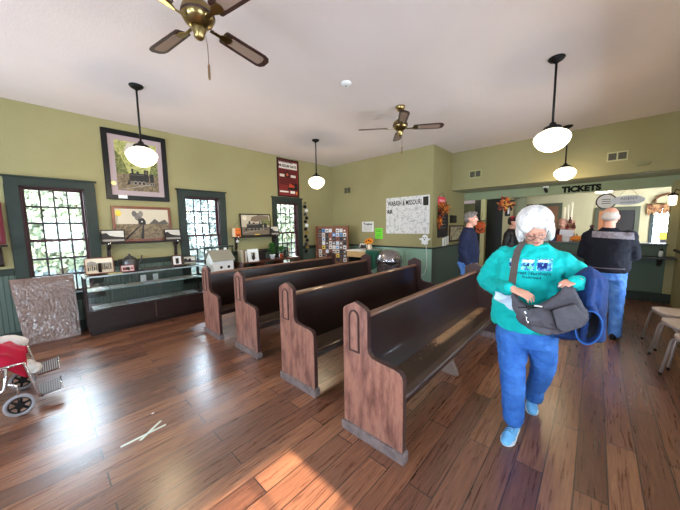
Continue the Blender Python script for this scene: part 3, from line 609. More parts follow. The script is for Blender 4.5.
def pot_plant(x, y, z, pm, lab, r, h, n, seed, potr=.06):
    rd = random.Random(seed); t = thing('potted_plant', lab, 'plant', (x, y, z))
    MB().lathe([(potr*.7, 0), (potr, .09), (potr*1.08, .092), (potr*1.08, .11), (potr*.95, .11)], (x, y, z), pm).obj('pot', None, t)
    mb = MB(); G = M(56, 104, 44)
    for k in range(n):
        a = rd.random()*2*PI; el = rd.uniform(.15, 1.4); L = r*rd.uniform(.5, 1.05)
        p0 = Vector((x+rd.uniform(-.02, .02), y+rd.uniform(-.02, .02), z+.1)); d = Vector((math.cos(a)*math.cos(el), math.sin(a)*math.cos(el), math.sin(el)))
        p = p0 + Vector((d.x*L, d.y*L, d.z*h)); s = Vector((-math.sin(a), math.cos(a), 0))*.022; q = d*.04
        mb.face([p-q, p-s, p+q+Vector((0, 0, -.008)), p+s]); mb.face([p0, p0+s*.08, p-q*.5, p-q*.5-s*.08])
    mb.obj('leaves', G, t, recalc=False)
pot_plant(3.62, 5.48, .821, WHITE, 'bushy green plant in a white pot on the low shelf unit', .15, .27, 150, 1)
pot_plant(3.86, 5.47, .821, M(196, 84, 50), 'smaller green plant in a terracotta pot beside the white pot', .11, .17, 70, 2, .048)
frame_at('framed_photo', 'small dark photo at the right end of the low shelf unit', 'picture', (4.07, 5.62, .821), .22, .24, lean=-.2, fw=.015, art=[(M(70, 84, 80), rect(0, 1, 0, 1)), (g1, rect(.1, .6, .1, .5))], bgm=g2, stand=True)
sheet(4.2, 5.48, .821, .2, .16, 0, WHITE, 'small white paper at the right end of the low shelf unit', None, 'paper_note', 'paper', .01)
# jack o lantern bag
t = thing('pumpkin_bag', 'orange jack-o-lantern treat bag with wire handle on the shelf end', 'bag', (2.90, 5.70, 1.36))
OR = M(236, 120, 40); mb = MB()
mb.box(2.84, 2.97, 5.67, 5.745, 1.361, 1.55).obj('bag', OR, t, bevel=.006)
MB().prism([(2.805, 5.665, 1.361), (2.84, 5.665, 1.361), (2.84, 5.665, 1.55), (2.805, 5.665, 1.54)], (0, .08, 0)).obj('side_gusset', M(222, 196, 160), t)
mb = MB(); y = 5.666
for P in ([(2.868, 1.49), (2.892, 1.49), (2.88, 1.515)], [(2.925, 1.49), (2.95, 1.49), (2.938, 1.515)], [(2.85, 1.43), (2.88, 1.41), (2.93, 1.41), (2.962, 1.44), (2.93, 1.385), (2.885, 1.385)]):
    mb.prism([(a, y, b) for a, b in P], (0, .003, 0))
mb.obj('face', BLACK, t)
MB().tube([(2.905+.055*math.cos(a), 5.70, 1.55+.11*math.sin(a)) for a in [PI*k/12 for k in range(13)]], .0025).obj('handle', BLACK, t)
o = MB().lathe([(.03, 0), (.035, .02), (.02, .05), (.004, .06)], (2.90, 5.70, 1.24), WHITE).obj('small_ghost_ornament', None); tag(o, 'small white ornament hanging under the pumpkin bag shelf', 'ornament')
MB().tube([(2.90, 5.70, 1.295), (2.90, 5.70, 1.336)], .002).obj('string', WHITE, o)
# hanging strip right of the far window
t = thing('hanging_ornament_strand', 'tall strand of small black and white ornaments hanging right of the far window', 'ornament strand', (4.93, WY-.06, 2.1))
MB().tube([(4.93, WY-.06, .78), (4.93, WY-.06, 2.2)], .004).obj('cord', BLACK, t); MB().box(4.915, 4.945, WY-.08, WY, 2.19, 2.21).obj('hook', BLACK, t)
for k in range(13):
    z = 2.10-k*.10; m = (BLACK, WHITE, PEW, M(150, 120, 60))[k % 4 if k % 3 else 0]
    MB().lathe([(.015, -.05), (.045, -.035), (.05, 0), (.03, .03), (.006, .045)], (4.93+(.025 if k % 2 else -.025), WY-.06, z), m, seg=8).obj('ornament', None, t)

# ------------------------------------------------------------------ postcard rack by the corner
t = thing('postcard_rack', 'tall brown wooden rack filled with small cards in the far corner', 'rack', (5.7, 5.0, 0))
RKW = mat('rack_wood', srgb((140, 88, 58)), .5, var=(6, srgb((116, 70, 48)), .35, .65))
A = Vector((5.17, 5.64, 0)); Bv = Vector((5.53, 4.78, 0)); ux = (Bv-A).normalized(); L_ = (Bv-A).length; nrm = Vector((ux.y, -ux.x, 0))
if nrm.dot(Vector((-1, -1, 0))) < 0: nrm = -nrm
def rk(u, d, z): return A + ux*u + nrm*d + Vector((0, 0, z))
def slab(mb, u0, u1, d0, d1, z0, z1, tilt=0): mb.prism([rk(u0, d0, z0), rk(u1, d0, z0), rk(u1, d1, z0), rk(u0, d1, z0)], (0, 0, z1-z0))
mb = MB(); slab(mb, 0, L_, -.02, 0, .1, 1.56); mb.obj('back_board', RKW, t)
for u in (0, L_-.03): mb = MB(); slab(mb, u, u+.03, 0, .07, 0, 1.57); mb.obj('side_post', RKW, t)
for k in range(9): mb = MB(); slab(mb, .03, L_-.03, 0, .05, .60+k*.112, .612+k*.112); mb.obj('card_shelf', RKW, t)
mb = MB(); slab(mb, .03, L_-.03, 0, .07, .25, .54); mb.obj('lower_panel', RKW, t)
rd = random.Random(5)
cc = [M(230, 228, 222), M(40, 38, 40), M(205, 215, 225), M(120, 110, 104), M(235, 205, 80), M(90, 150, 200), M(150, 90, 70), M(60, 58, 56), M(215, 205, 190)]
CN_ = ['white', 'black', 'pale blue', 'grey', 'yellow', 'blue', 'brown', 'dark grey', 'cream']; RN_ = ['lowest', 'second', 'third', 'fourth', 'fifth', 'sixth', 'seventh', 'top']; KN_ = ['leftmost'] + ['%s from left' % s for s in ('second', 'third', 'fourth', 'fifth', 'sixth', 'seventh')] + ['rightmost']
for r_ in range(8):
    for k in range(8):
        if rd.random() < .1: continue
        u = .06+k*(L_-.12)/8+.01; z = .614+r_*.112; wd = (L_-.12)/8-.014
        mb = MB(); slab(mb, u, u+wd, .02, .026, 0, .096); m = rd.choices(cc, (6, 7, 3, 5, 1, 1, 3, 6, 4))[0]
        slab(mb, u+wd*.2, u+wd*.75, .026, .0265, .02+.01*rd.random(), .06)
        m2 = rd.choices(cc, (5, 6, 2, 4, .6, .6, 3, 5, 4))[0]; mb.mats = [m, m2]
        o = mb.obj('postcard')
        o.data.transform(Matrix.Translation(-rk(u, .02, 0))); o.location = rk(u, .02, z)
        for i_, p in enumerate(o.data.polygons): p.material_index = 0 if i_ < 6 else 1
        tag(o, '%s postcard in the %s row up of the corner rack, %s' % (CN_[cc.index(m)], RN_[r_], KN_[k]), 'postcard', 'postcards in the corner rack')

# ------------------------------------------------------------------ end wall
def flat(mb, ax, P, m=None, v=EX-.004, d=.003):
    mb.prism([(v, y, z) for y, z in P], (-d, 0, 0), m)
def yz(P): return [(p.y, p.z) for p in P]
# big map poster
MAPP = mat('map_paper', srgb((222, 220, 216)), .8, var=(14, srgb((186, 184, 186)), .5, .62))
t = tag(MB().box(EX-.006, EX-.002, 2.77, 3.925, 1.355, 2.235, MAPP).obj('wall_map_poster'), 'large pale hand lettered map poster on the end wall', 'poster')
text('lettering', 'WABASH & MISSOURI', .16, BLACK, t, (EX-.007, 3.87, 2.04), (0, -1, 0), (0, 0, 1), ext=.0008, bold=.003, width=.90)
text('lettering', 'RR', .13, BLACK, t, (EX-.007, 3.89, 1.85), (0, -1, 0), (0, 0, 1), ext=.0008, bold=.005, width=.16)
flat(m_ := MB(), 0, [(2.92, 2.0), (2.80, 2.0), (2.80, 2.2), (2.93, 2.2), (2.93, 2.06)], v=EX-.0065, d=.001); m_.obj('badge', BLACK, t)
mb = MB(); rd = random.Random(11)
for k in range(46):
    y = rd.uniform(2.85, 3.85); z = rd.uniform(1.42, 1.95); L = rd.uniform(.03, .16); a = rd.choice((0, 0, 1))
    flat(mb, 0, [(y, z), (y-(L if not a else .004), z), (y-(L if not a else .004), z+(.004 if not a else L*.6)), (y, z+(.004 if not a else L*.6))], v=EX-.0062, d=.0006)
mb.obj('map_lines', g2, t)
mb = MB()
for k in range(60):
    u = k/60; y = 3.6-.6*u; z = 1.9-.35*u+.06*math.sin(9*u)
    flat(mb, 0, [(y, z), (y-.012, z-.006), (y-.012, z-.010), (y, z-.004)], v=EX-.0062, d=.0006)
mb.obj('map_route', g1, t)
t = tag(MB().box(EX-.006, EX-.002, 4.31, 4.70, 1.40, 1.67, PAPER).obj('paper_notice'), 'small white notice with bold heading above the desk', 'notice')
text('lettering', 'Trains', .09, BLACK, t, (EX-.0065, 4.66, 1.575), (0, -1, 0), (0, 0, 1), ext=.0006, bold=.003, width=.30)
mb = MB()
for z in (1.53, 1.50, 1.47, 1.44): flat(mb, 0, [(4.65, z), (4.37, z), (4.37, z+.008), (4.65, z+.008)], v=EX-.0062, d=.0006)
mb.obj('text_lines', g3, t)
t = tag(MB().box(EX-.006, EX-.002, 4.03, 4.26, 1.215, 1.495, M(120, 220, 60)).obj('green_flyer'), 'bright green flyer taped beside the white notice', 'flyer')
mb = MB()
for z in (1.44, 1.40, 1.34, 1.30, 1.26): flat(mb, 0, [(4.23, z), (4.08, z), (4.08, z+.01), (4.23, z+.01)], v=EX-.0062, d=.0006)
mb.obj('text_lines', M(50, 120, 40), t)
def register(lab, v, y0, y1, z0, z1, fm):
    t = thing('wall_vent', lab, 'vent', (v, (y0+y1)/2, z0))
    MB().box(v-.012, v, y0, y1, z0, z1).obj('frame', fm, t, bevel=.003)
    ym = (y0+y1)/2
    for a, b in ((y0+.02, ym-.01), (ym+.01, y1-.02)):
        g = MB().box(v-.014, v-.012, a, b, z0+.025, z1-.025).obj('grille', M(70, 66, 56), t)
        mb = MB()
        for k in range(5): z = z0+.035+k*(z1-z0-.06)/5; mb.box(v-.018, v-.014, a, b, z, z+.006)
        mb.obj('louvre', M(110, 106, 86), g)
register('small double wall vent high on the end wall near the corner', EX, 5.09, 5.34, 2.46, 2.66, M(150, 148, 104))
register('tan wall vent above the standing man in navy', BX, 2.02, 2.29, 2.64, 2.82, M(172, 168, 118))
register('tan wall vent above the TICKETS lettering', BX, -.345, -.075, 2.635, 2.80, M(190, 186, 140))
o = MB().box(BX-.06, BX, -.62, -.42, 2.545, 2.565, M(150, 148, 108)).prism([(BX-.05, -.6, 2.545), (BX, -.6, 2.545), (BX, -.6, 2.50)], (0, .14, 0), M(150, 148, 108)).obj('wall_bracket'); tag(o, 'small olive painted bracket on the bulkhead below the right vent', 'bracket')

# desk with cloth
t = thing('writing_desk', 'light wooden desk with dark sides against the end wall', 'desk', (5.66, 4.4, 0))
MB().box(5.32, 5.95, 3.70, 4.72, .925, .95).obj('desk_top', M(216, 206, 190), t, bevel=.003)
MB().box(5.33, 5.95, 4.05, 4.68, .78, .925).obj('drawer', BIRCH, t, bevel=.003)
for y in (3.72, 4.65): MB().box(5.38, 5.94, y, y+.03, 0, .78).obj('side_panel', M(40, 40, 44), t)
sheet(5.5, 4.5, .951, .32, .36, .2, M(236, 236, 240), 'white paper spread on the desk front', None, 'paper_document', 'paper', .006)
frame_at('framed_photo', 'small photo standing on the desk by the sunflower vase', 'picture', (5.68, 4.42, .951), .24, .17, yaw=-PI/2+.2, lean=-.2, fw=.012, art=[(g1, [(.05, .1), (.2, .8), (.5, .6), (.8, .85), (.95, .1)])], bgm=g4, stand=True)
t = thing('flower_vase', 'cream vase with orange flowers on the desk', 'vase', (5.62, 4.17, .951))
MB().lathe([(.05, 0), (.06, .05), (.055, .12), (.04, .15)], (5.62, 4.17, .951), M(226, 206, 180)).obj('vase', None, t)
for k, (dy, dz) in enumerate(((0, .24), (.07, .21), (-.06, .22))):
    MB().lathe([(.015, -.02), (.065, -.004), (.07, .004), (.02, .012)], (5.60, 4.17+dy, .951+dz), M(240, 140, 30), seg=12, mtx=Matrix.Rotation(-PI/2+.4, 4, 'Y')).obj('flower', None, t)
    MB().lathe([(.022, 0), (.02, .012)], (5.588, 4.17+dy, .951+dz), M(70, 40, 20), seg=10, mtx=Matrix.Rotation(-PI/2+.4, 4, 'Y')).obj('flower_centre', None, t)
    MB().tube([(5.62, 4.17, 1.08), (5.61, 4.17+dy, .951+dz)], .004, M(60, 110, 40)).obj('stem', None, t)
# draped green cloth
mb = MB(); NU, NV = 26, 22; g = []  # hangs from the desk
for i in range(NU+1):
    row = []
    for j in range(NV+1):
        u = i/NU; v = j/NV; y = 4.07-.40*u-.05*v; x = 5.60-.30*min(1, v*3); fold = .035*math.sin(u*17)+.02*math.sin(u*31+1)
        z = .975 if v < .33 else .975-(v-.33)*(.66+.10*math.sin(u*4+1))
        if v >= .33: x = 5.29-abs(fold)*min(1, (v-.33)*4)
        row.append(mb.bm.verts.new((x, y, z)))
    g.append(row)
for i in range(NU):
    for j in range(NV): mb.bm.faces.new((g[i][j], g[i+1][j], g[i+1][j+1], g[i][j+1]))
o = mb.obj('green_cloth', mat('green_velvet', srgb((10, 78, 60)), .85, sheen=.3), smooth=True); md = o.modifiers.new('s', 'SOLIDIFY'); md.thickness = .01
tag(o, 'dark green cloth draped over the right side of the desk', 'cloth')
# domed metallic bin
t = thing('domed_metal_bin', 'rounded silver grey bin with black bands behind the second pew', 'bin', (5.2, 3.32, 0))
SIL = mat('dull_silver', srgb((150, 146, 150)), .25, metal=.85)
MB().lathe([(.25, 0), (.27, .03), (.27, .72), (.275, .74)], (5.2, 3.32, 0), SIL, seg=36).obj('body', None, t)
MB().lathe([(.28, 0), (.282, .05), (.26, .15), (.20, .235), (.11, .285), (.0, .30)], (5.2, 3.32, .74), SIL, seg=36).obj('dome_lid', None, t)
for s in (-1, 1):
    MB().tube([(5.2-.285*math.cos(a), 3.32+.285*math.sin(a), .80+.07*math.cos(a*3+s)) for a in [s*(.25+k*.12) for k in range(8)]], .022, BLACK).obj('black_band', None, t)
# ghost with cord
t = thing('ghost_decoration', 'white ghost with black eyes hung on the wall end below the map poster', 'decoration', (EX-.03, 2.84, 1.2))
P = [(.0, .15), (.05, .13), (.07, .07), (.14, .06), (.13, .03), (.075, .01), (.08, -.08), (.04, -.06), (0, -.09), (-.04, -.06), (-.08, -.08), (-.075, .01), (-.13, .03), (-.14, .06), (-.07, .07), (-.05, .13)]
MB().prism([(EX-.06, 2.85-y, 1.19+z) for y, z in P], (.012, 0, 0)).obj('ghost_body', WHITE, t, bevel=.003)
for dy in (-.025, .025): MB().lathe([(.012, 0), (.012, .004)], (EX-.061, 2.85+dy, 1.265), BLACK, seg=10, mtx=Matrix.Rotation(-PI/2, 4, 'Y')).obj('eye', None, t)
MB().lathe([(.014, 0), (.014, .004)], (EX-.061, 2.85, 1.225), BLACK, seg=10, mtx=Matrix.Rotation(-PI/2, 4, 'Y')).obj('mouth', None, t)
MB().tube([(EX-.05, 2.82, 1.12), (EX-.055, 2.80, .9), (EX-.04, 2.80, .6), (EX-.05, 2.86, .42), (EX-.04, 3.0, .36)], .006).obj('cord', WHITE, t)
MB().tube([(EX-.05, 2.79, 1.25), (EX-.01, 2.79, 1.5)], .003).obj('hanger', WHITE, t)

# ------------------------------------------------------------------ pier side (faces -Y)
YP = PY-.004
AUT = [M(214, 104, 36), M(170, 60, 30), M(226, 160, 60), M(120, 58, 30)]
t = thing('pink_sign', 'small pink sign hanging above the leaf wreath', 'sign', (6.46, YP, 2.05))
MB().box(6.26, 6.64, YP-.02, YP, 2.03, 2.20).obj('board', M(238, 70, 96), t, bevel=.004); MB().box(6.30, 6.58, YP-.022, YP-.02, 2.09, 2.14).obj('text_strip', M(250, 170, 180), t)
MB().tube([(6.28, YP-.01, 2.2), (6.44, YP-.01, 2.31), (6.62, YP-.01, 2.2)], .004).obj('hanger', BLACK, t)
def leaves(name, m, c, r0, r1, n, par, seed, squash=1):
    rd = random.Random(seed)
    for k, mm in enumerate(m):
        mb = MB()
        for j in range(n):
            a = rd.random()*2*PI; r = rd.uniform(r0, r1); p = Vector((c[0]+math.cos(a)*r, c[1]-rd.uniform(.005, .05), c[2]+math.sin(a)*r*squash)); b = rd.random()*2*PI
            d = Vector((math.cos(b), rd.uniform(-.4, .4), math.sin(b)))*.05; s = Vector((-math.sin(b), rd.uniform(-.3, .3), math.cos(b)))*.025
            mb.face([p-d, p-s-d*.2, p+d, p+s-d*.2])
        mb.obj(name, mm, par, recalc=False)
t = thing('chalkboard_sign', 'tall chalkboard on the pier side', 'chalkboard', (6.5, YP, 1.3))
MB().box(6.28, 6.82, YP-.012, YP, 1.28, 1.90).obj('slate', M(38, 40, 44), t); MB().box(6.26, 6.84, YP-.016, YP-.001, 1.26, 1.28).box(6.26, 6.84, YP-.016, YP-.001, 1.90, 1.92).box(6.26, 6.28, YP-.016, YP-.001, 1.28, 1.90).box(6.82, 6.84, YP-.016, YP-.001, 1.28, 1.90).obj('frame', BLACK, t)
mb = MB()
for z in (1.8, 1.72, 1.64, 1.56, 1.48): mb.box(6.36, 6.7, YP-.013, YP-.012, z, z+.012)
mb.obj('chalk_lines', M(120, 124, 126), t)
t = thing('leaf_garland', 'garland of orange autumn leaves over the top of the chalkboard', 'garland', (6.5, YP-.03, 1.9)); leaves('leaf_cluster', AUT, (6.5, YP-.03, 1.93), .0, .38, 26, t, 4, .38)
MB().tube([(6.2, YP-.025, 1.92), (6.5, YP-.03, 1.95), (6.8, YP-.025, 1.92)], .008).obj('vine', M(90, 60, 40), t)
t = thing('leaf_bunch', 'smaller bunch of orange leaves at the left edge of the chalkboard', 'leaf bunch', (6.22, YP-.03, 1.6)); leaves('leaf_cluster', AUT, (6.24, YP-.03, 1.62), 0, .12, 16, t, 5, 1.2)
MB().tube([(6.24, YP-.01, 1.5), (6.24, YP-.02, 1.75)], .006).obj('stem', M(90, 60, 40), t)
for k in range(3):
    o = MB().box(6.50+k*.14, 6.60+k*.14, YP-.03, YP-.018, 1.03+.02*k, 1.24+.02*k, (WHITE, M(226, 226, 220), M(214, 214, 210))[k]).obj('leaflet'); tag(o, ('left', 'middle', 'right')[k]+' one of three white leaflets under the chalkboard', 'leaflet', 'leaflets under the chalkboard')
t = thing('thermostat', 'small black box on the pier wall right of the chalkboard', 'thermostat', (7.15, YP, 1.6)); MB().box(6.98, 7.38, YP-.03, YP, 1.60, 1.79).obj('housing', BLACK, t, bevel=.006); MB().box(7.05, 7.31, YP-.032, YP-.03, 1.64, 1.75).obj('face_plate', M(50, 50, 48), t)
t = thing('framed_picture', 'framed picture on the pier wall hidden partly behind the man in navy', 'picture', (7.4, YP, 1.15))
MB().box(6.95, 7.93, YP-.025, YP, 1.12, 1.16).box(6.95, 7.93, YP-.025, YP, 1.50, 1.54).box(6.95, 6.99, YP-.025, YP, 1.16, 1.50).box(7.89, 7.93, YP-.025, YP, 1.16, 1.50).obj('frame', M(70, 54, 40), t)
MB().box(6.99, 7.89, YP-.012, YP, 1.16, 1.50).obj('picture', mat('faded_print', srgb((182, 172, 142)), .7, var=(9, srgb((96, 90, 78)), .5, .6)), t)

# ------------------------------------------------------------------ header lettering and ornaments
HV = HX-.002
t = text('tickets_lettering', 'TICKETS', .165, mat('matt_black_paint', (.006, .006, .006), .95), None, (HV-.004, .60, 2.235), (0, -1, 0), (0, 0, 1), ext=.006, bold=.011, width=.65)
tag(t, 'bold black letters reading TICKETS on the header', 'lettering')
t = thing('security_camera', 'small black and white camera under the soffit left of TICKETS', 'camera', (HX-.05, .89, 2.3))
MB().box(HX-.08, HX, .84, .94, 2.36, 2.40).obj('mount', WHITE, t, bevel=.004); MB().cap((HX-.06, .90, 2.34), (HX-.10, .87, 2.27), .035, .03).obj('camera_body', BLACK, t)
t = thing('autumn_leaf_ornament', 'orange autumn leaf ornament hanging below the header by the dark doorway', 'ornament', (HX-.05, 1.67, 2.0))
leaves_c = (HX-.05, 1.67, 2.08); rd = random.Random(9)
for mm in AUT+[M(60, 34, 20)]:
    mb = MB()
    for j in range(16):
        a = rd.random()*2*PI; r = rd.uniform(0, .17); p = Vector((HX-.05-rd.uniform(0, .05), 1.67+math.cos(a)*r, 2.05+math.sin(a)*r)); b = a+rd.uniform(-.6, .6)
        d = Vector((rd.uniform(-.2, .2), math.cos(b), math.sin(b)))*.07; s = Vector((0, -math.sin(b), math.cos(b)))*.03; mb.face([p-d, p-s, p+d, p+s])
    mb.obj('leaf_cluster', mm, t, recalc=False)
MB().tube([(HX-.05, 1.80, 2.215), (HX-.06, 1.72, 2.1), (HX-.06, 1.62, 2.1), (HX-.05, 1.54, 2.215)], .008).obj('twig', M(40, 26, 18), t)
t = thing('pumpkin_ornament', 'orange pumpkin ornament with a black face hanging beside the head of the man in navy', 'ornament', (HX-.08, 2.25, 1.5))
PKM = M(216, 96, 44)
MB().ell((HX-.06, 2.25, 1.52), (.03, .13, .11), PKM).ell((HX-.05, 2.25, 1.40), (.03, .12, .09), PKM).obj('pumpkin', None, t)
mb = MB()
for dy in (-.05, .05): mb.lathe([(.024, 0), (.024, .006)], (HX-.088, 2.25+dy, 1.42), BLACK, seg=10, mtx=Matrix.Rotation(-PI/2, 4, 'Y'))
mb.ell((HX-.085, 2.25, 1.385), (.006, .03, .02), BLACK, sub=2); mb.obj('face', None, t)
MB().box(HX-.08, HX-.05, 2.12, 2.40, 1.63, 1.66).obj('brim', M(60, 80, 50), t); MB().tube([(HX-.06, 2.25, 1.66), (HX-.02, 2.22, 1.85)], .004).obj('hanger', BLACK, t)
t = thing('oval_hanging_sign', 'white oval sign hung on two cords below the header above the right man', 'sign', (HX-.06, -.44, 1.9))
MB().lathe([(.10, 0), (.10, .012)], (0, 0, 0), M(214, 218, 228), seg=32, mtx=Matrix.Rotation(-PI/2, 4, 'Y')).obj('board', None, t)
bd = t.children[0]; bd.data.transform(rootmat(t)); bd.data.transform(Matrix.Translation((0, 0, 0)))
bd.data.transform(Matrix.Translation((HX-.05, -.44, 1.985)) @ Matrix.Diagonal((1, 2.35, .95, 1)) @ Matrix.Translation(-Vector((0, 0, 0)))); bd.data.transform(rootmat(t).inverted())
text('lettering', 'AGENT', .07, g2, t, (HX-.066, -.33, 1.995), (0, -1, 0), (0, 0, 1), ext=.0008, width=.24)
text('lettering', 'window', .05, g2, t, (HX-.066, -.33, 1.93), (0, -1, 0), (0, 0, 1), ext=.0008, width=.22)
for s in (-1, 1): MB().tube([(HX-.05, -.44+s*.14, 2.06), (HX-.03, -.44+s*.03, 2.21)], .003).obj('cord', BLACK, t)
t = thing('round_hanging_sign', 'round white sign with a thick black rim behind the head of the right man', 'sign', (HX-.04, -.13, 1.9))
RY_ = Matrix.Rotation(-PI/2, 4, 'Y')
MB().lathe([(.14, 0), (.16, 0), (.16, .03), (.14, .03), (.14, 0)], (HX+.04, -.13, 1.985), BLACK, seg=28, mtx=RY_).obj('rim', None, t); MB().lathe([(.145, 0), (.145, .012)], (HX+.035, -.13, 1.985), M(232, 230, 226), seg=28, mtx=RY_).obj('face', None, t)
mb = MB()
for z in (2.02, 1.98, 1.94): mb.box(HX+.02, HX+.023, -.20, -.06, z, z+.014)
mb.obj('writing', g2, t); MB().tube([(HX+.03, -.13, 2.14), (HX+.04, -.13, 2.21)], .004).obj('hanger', BLACK, t)
t = thing('wall_lantern', 'black wall lantern with glowing glass at the right edge by the ticket counter', 'wall lamp', (7.75, RY, 2.0))
MB().box(7.70, 7.80, RY, RY+.03, 1.85, 2.1).obj('backplate', BLACK, t); MB().tube([(7.75, RY+.02, 2.08), (7.75, RY+.10, 2.12), (7.75, RY+.13, 2.04)], .01).obj('arm', BLACK, t)
MB().lathe([(.03, -.16), (.05, -.14), (.05, 0), (.03, .02)], (7.75, RY+.13, 2.0), mat('lantern_glass', (1, .85, .65), .3, emit=((1, .78, .5), 5))).obj('glass', None, t)
MB().lathe([(.07, 0), (.07, .012), (.02, .05)], (7.75, RY+.13, 2.015), BLACK).obj('cap', None, t)
# writing ledge and bottle
t = thing('writing_ledge', 'narrow dark ledge on brackets below the ticket counter cap', 'ledge', (7.9, -.6, .87))
MB().box(7.66, HX, RY+.02, .5, .865, .9).obj('board', mat('dark_ledge', srgb((42, 38, 34)), .35), t, bevel=.004)
for y in (-.95, -.2, .4): MB().prism([(7.7, y, .865), (HX, y, .865), (HX, y, .70), (HX-.06, y, .72)], (0, .05, 0)).obj('bracket', M(42, 40, 34), t)
t = thing('small_bottle', 'small clear bottle with black cap on the dark ledge by the right wall', 'bottle', (7.85, -.93, .901)); MB().lathe([(.03, 0), (.032, .01), (.032, .09), (.02, .11)], (7.85, -.93, .901), M(190, 196, 196, .2)).obj('body', None, t); MB().lathe([(.022, 0), (.022, .035)], (7.85, -.93, 1.011), BLACK).obj('cap', None, t)
# office contents
t = thing('office_ceiling_light', 'glowing flush ceiling light inside the ticket office', 'ceiling light', (9.6, -.1, 2.4))
MB().lathe([(.16, 0), (.17, -.02), (.17, -.025), (.0, -.025)], (9.6, -.1, 2.4), BRASS).obj('base', None, t)
MB().lathe([(.16, -.025), (.18, -.05), (.15, -.10), (.06, -.125), (0, -.13)], (9.6, -.1, 2.4), mat('office_light_glass', (1, .9, .8), .3, emit=((1, .86, .66), 6))).obj('shade', None, t)
for x, y, rr, lab in ((8.35, 2.45, .13, 'bright flush ceiling light in the hall next to the pier'), (8.4, 2.63, .06, 'smaller glowing light left of the bright hall light')):
    t = thing('hall_ceiling_light', lab, 'ceiling light', (x, y, 2.38)); MB().lathe([(rr*.8, 0), (rr*.8, -.02)], (x, y, 2.4), M(200, 200, 190)).obj('base', None, t)
    MB().lathe([(rr, -.02), (rr*1.05, -.05), (rr*.8, -.09), (0, -.12)], (x, y, 2.4), mat('hall_light_glass', (1, .95, .8), .3, emit=((.95, 1, .8), 6))).obj('shade', None, t)
t = thing('souvenir_rack', 'tall brown souvenir rack with red items inside the ticket office', 'rack', (9.6, .5, 0))
MB().box(9.55, 9.65, .40, .62, 0, 1.62).obj('board', M(196, 150, 120), t); 
for k, (y, z) in enumerate(((.62, 1.5), (.50, 1.55), (.55, 1.36), (.42, 1.40), (.60, 1.22), (.45, 1.2))): MB().lathe([(.04, 0), (.04, .08), (.015, .11), (.015, .16)], (9.52, y, z), (M(120, 40, 36), M(86, 40, 30))[k % 2], seg=10).obj('bottle_ornament', None, t)
for k, y in enumerate((.63, .56, .49)):
    o = MB().lathe([(.022, 0), (.022, .36+.06*k)], (9.6, y, 1.621), mat('ivory_candle', srgb((240, 222, 190)), .5)).obj('tall_candle', None); tag(o, ('left', 'middle', 'right')[k]+' tall ivory candle on top of the souvenir rack', 'candle', 'candles on the souvenir rack')
t = thing('window_valance', 'patterned brown valance above the office window', 'curtain', (10.42, -1.25, 1.7))
VM = mat('valance_cloth', srgb((172, 132, 86)), .8, var=(16, srgb((110, 60, 40)), .45, .58))
mb = MB()
for k in range(7): y = -1.52+k*.085; mb.prism([(10.40-.02*(k % 2), y, 1.98), (10.40-.02*(k % 2), y+.085, 1.98), (10.40-.02*(k % 2), y+.085, 1.78), (10.40-.02*(k % 2), y+.0425, 1.70), (10.40-.02*(k % 2), y, 1.78)], (.015, 0, 0))
mb.obj('gathered_cloth', VM, t); MB().tube([(10.41, -1.56, 1.99), (10.41, -.92, 1.99)], .012).obj('rod', BRASS, t)
mb = MB()
for k in range(6): mb.ell((10.375, -1.48+k*.085, 1.735), (.012, .026, .026), M(240, 236, 226), sub=1)
mb.obj('white_motif', None, t)
t = thing('wicker_wreath', 'brown twig wreath above the valance in the office', 'wreath', (10.4, -1.28, 2.08)); rd = random.Random(2)
for k in range(4): MB().tube([(10.44-.02*k, -1.28+(.24+rd.uniform(-.02, .02))*math.cos(a), 2.02+(.20+rd.uniform(-.02, .02))*math.sin(a)) for a in [PI*j/14 for j in range(15)]], .016).obj('twig', M(116, 78, 46), t)
t = thing('yellow_tin', 'yellow and black tin on the office window sill', 'tin', (10.4, -1.24, 1.02)); MB().box(10.40, 10.48, -1.32, -1.17, 1.12, 1.30).obj('yellow_box', M(226, 200, 50), t); MB().box(10.40, 10.48, -1.30, -1.19, 1.021, 1.12).obj('black_base', M(40, 26, 22), t)
o = MB().ell((8.2, .30, 1.205), (.09, .12, .068), M(232, 140, 60)).obj('small_pumpkin', None); tag(o, 'small orange pumpkin on the ticket counter left of the man at the counter', 'pumpkin'); MB().tube([(8.2, .30, 1.26), (8.2, .305, 1.31)], [.015, .01]).obj('stem', M(80, 84, 40), o)
t = thing('counter_lamp', 'dark figurine with a ball top on the ticket counter beside the pumpkin', 'figurine', (8.3, .30, 1.136)); MB().lathe([(.06, 0), (.05, .03), (.02, .06), (.03, .2), (.05, .26), (.02, .3)], (8.3, .06, 1.136), BLACK).obj('body', None, t); MB().ell((8.3, .06, 1.47), (.04,)*3, M(90, 50, 40)).obj('ball_top', None, t)
for k in range(5):
    o = MB().box(-.05, .05, -.045, .045, 0, .12+.03*(k % 2), (M(240, 80, 50), M(220, 220, 226), M(60, 70, 110), M(170, 90, 60), M(226, 226, 230))[k]).obj('gift_box'); o.location = (8.12, .96-k*.12, 1.136); tag(o, ('red', 'white', 'navy', 'brown', 'pale grey')[k]+' small box in the row on the ticket counter behind the woman', 'box', 'boxes on the ticket counter')
o = MB().box(7.97, 7.985, 1.585, 1.70, 1.75, 2.15, M(24, 24, 26)).obj('black_banner'); o.location = (0, 0, 0); tag(o, 'narrow black hanging banner on the cream pier by the leaf ornament', 'banner'); MB().box(7.965, 7.97, 1.60, 1.64, 1.8, 2.1).obj('white_stripe', WHITE, o)

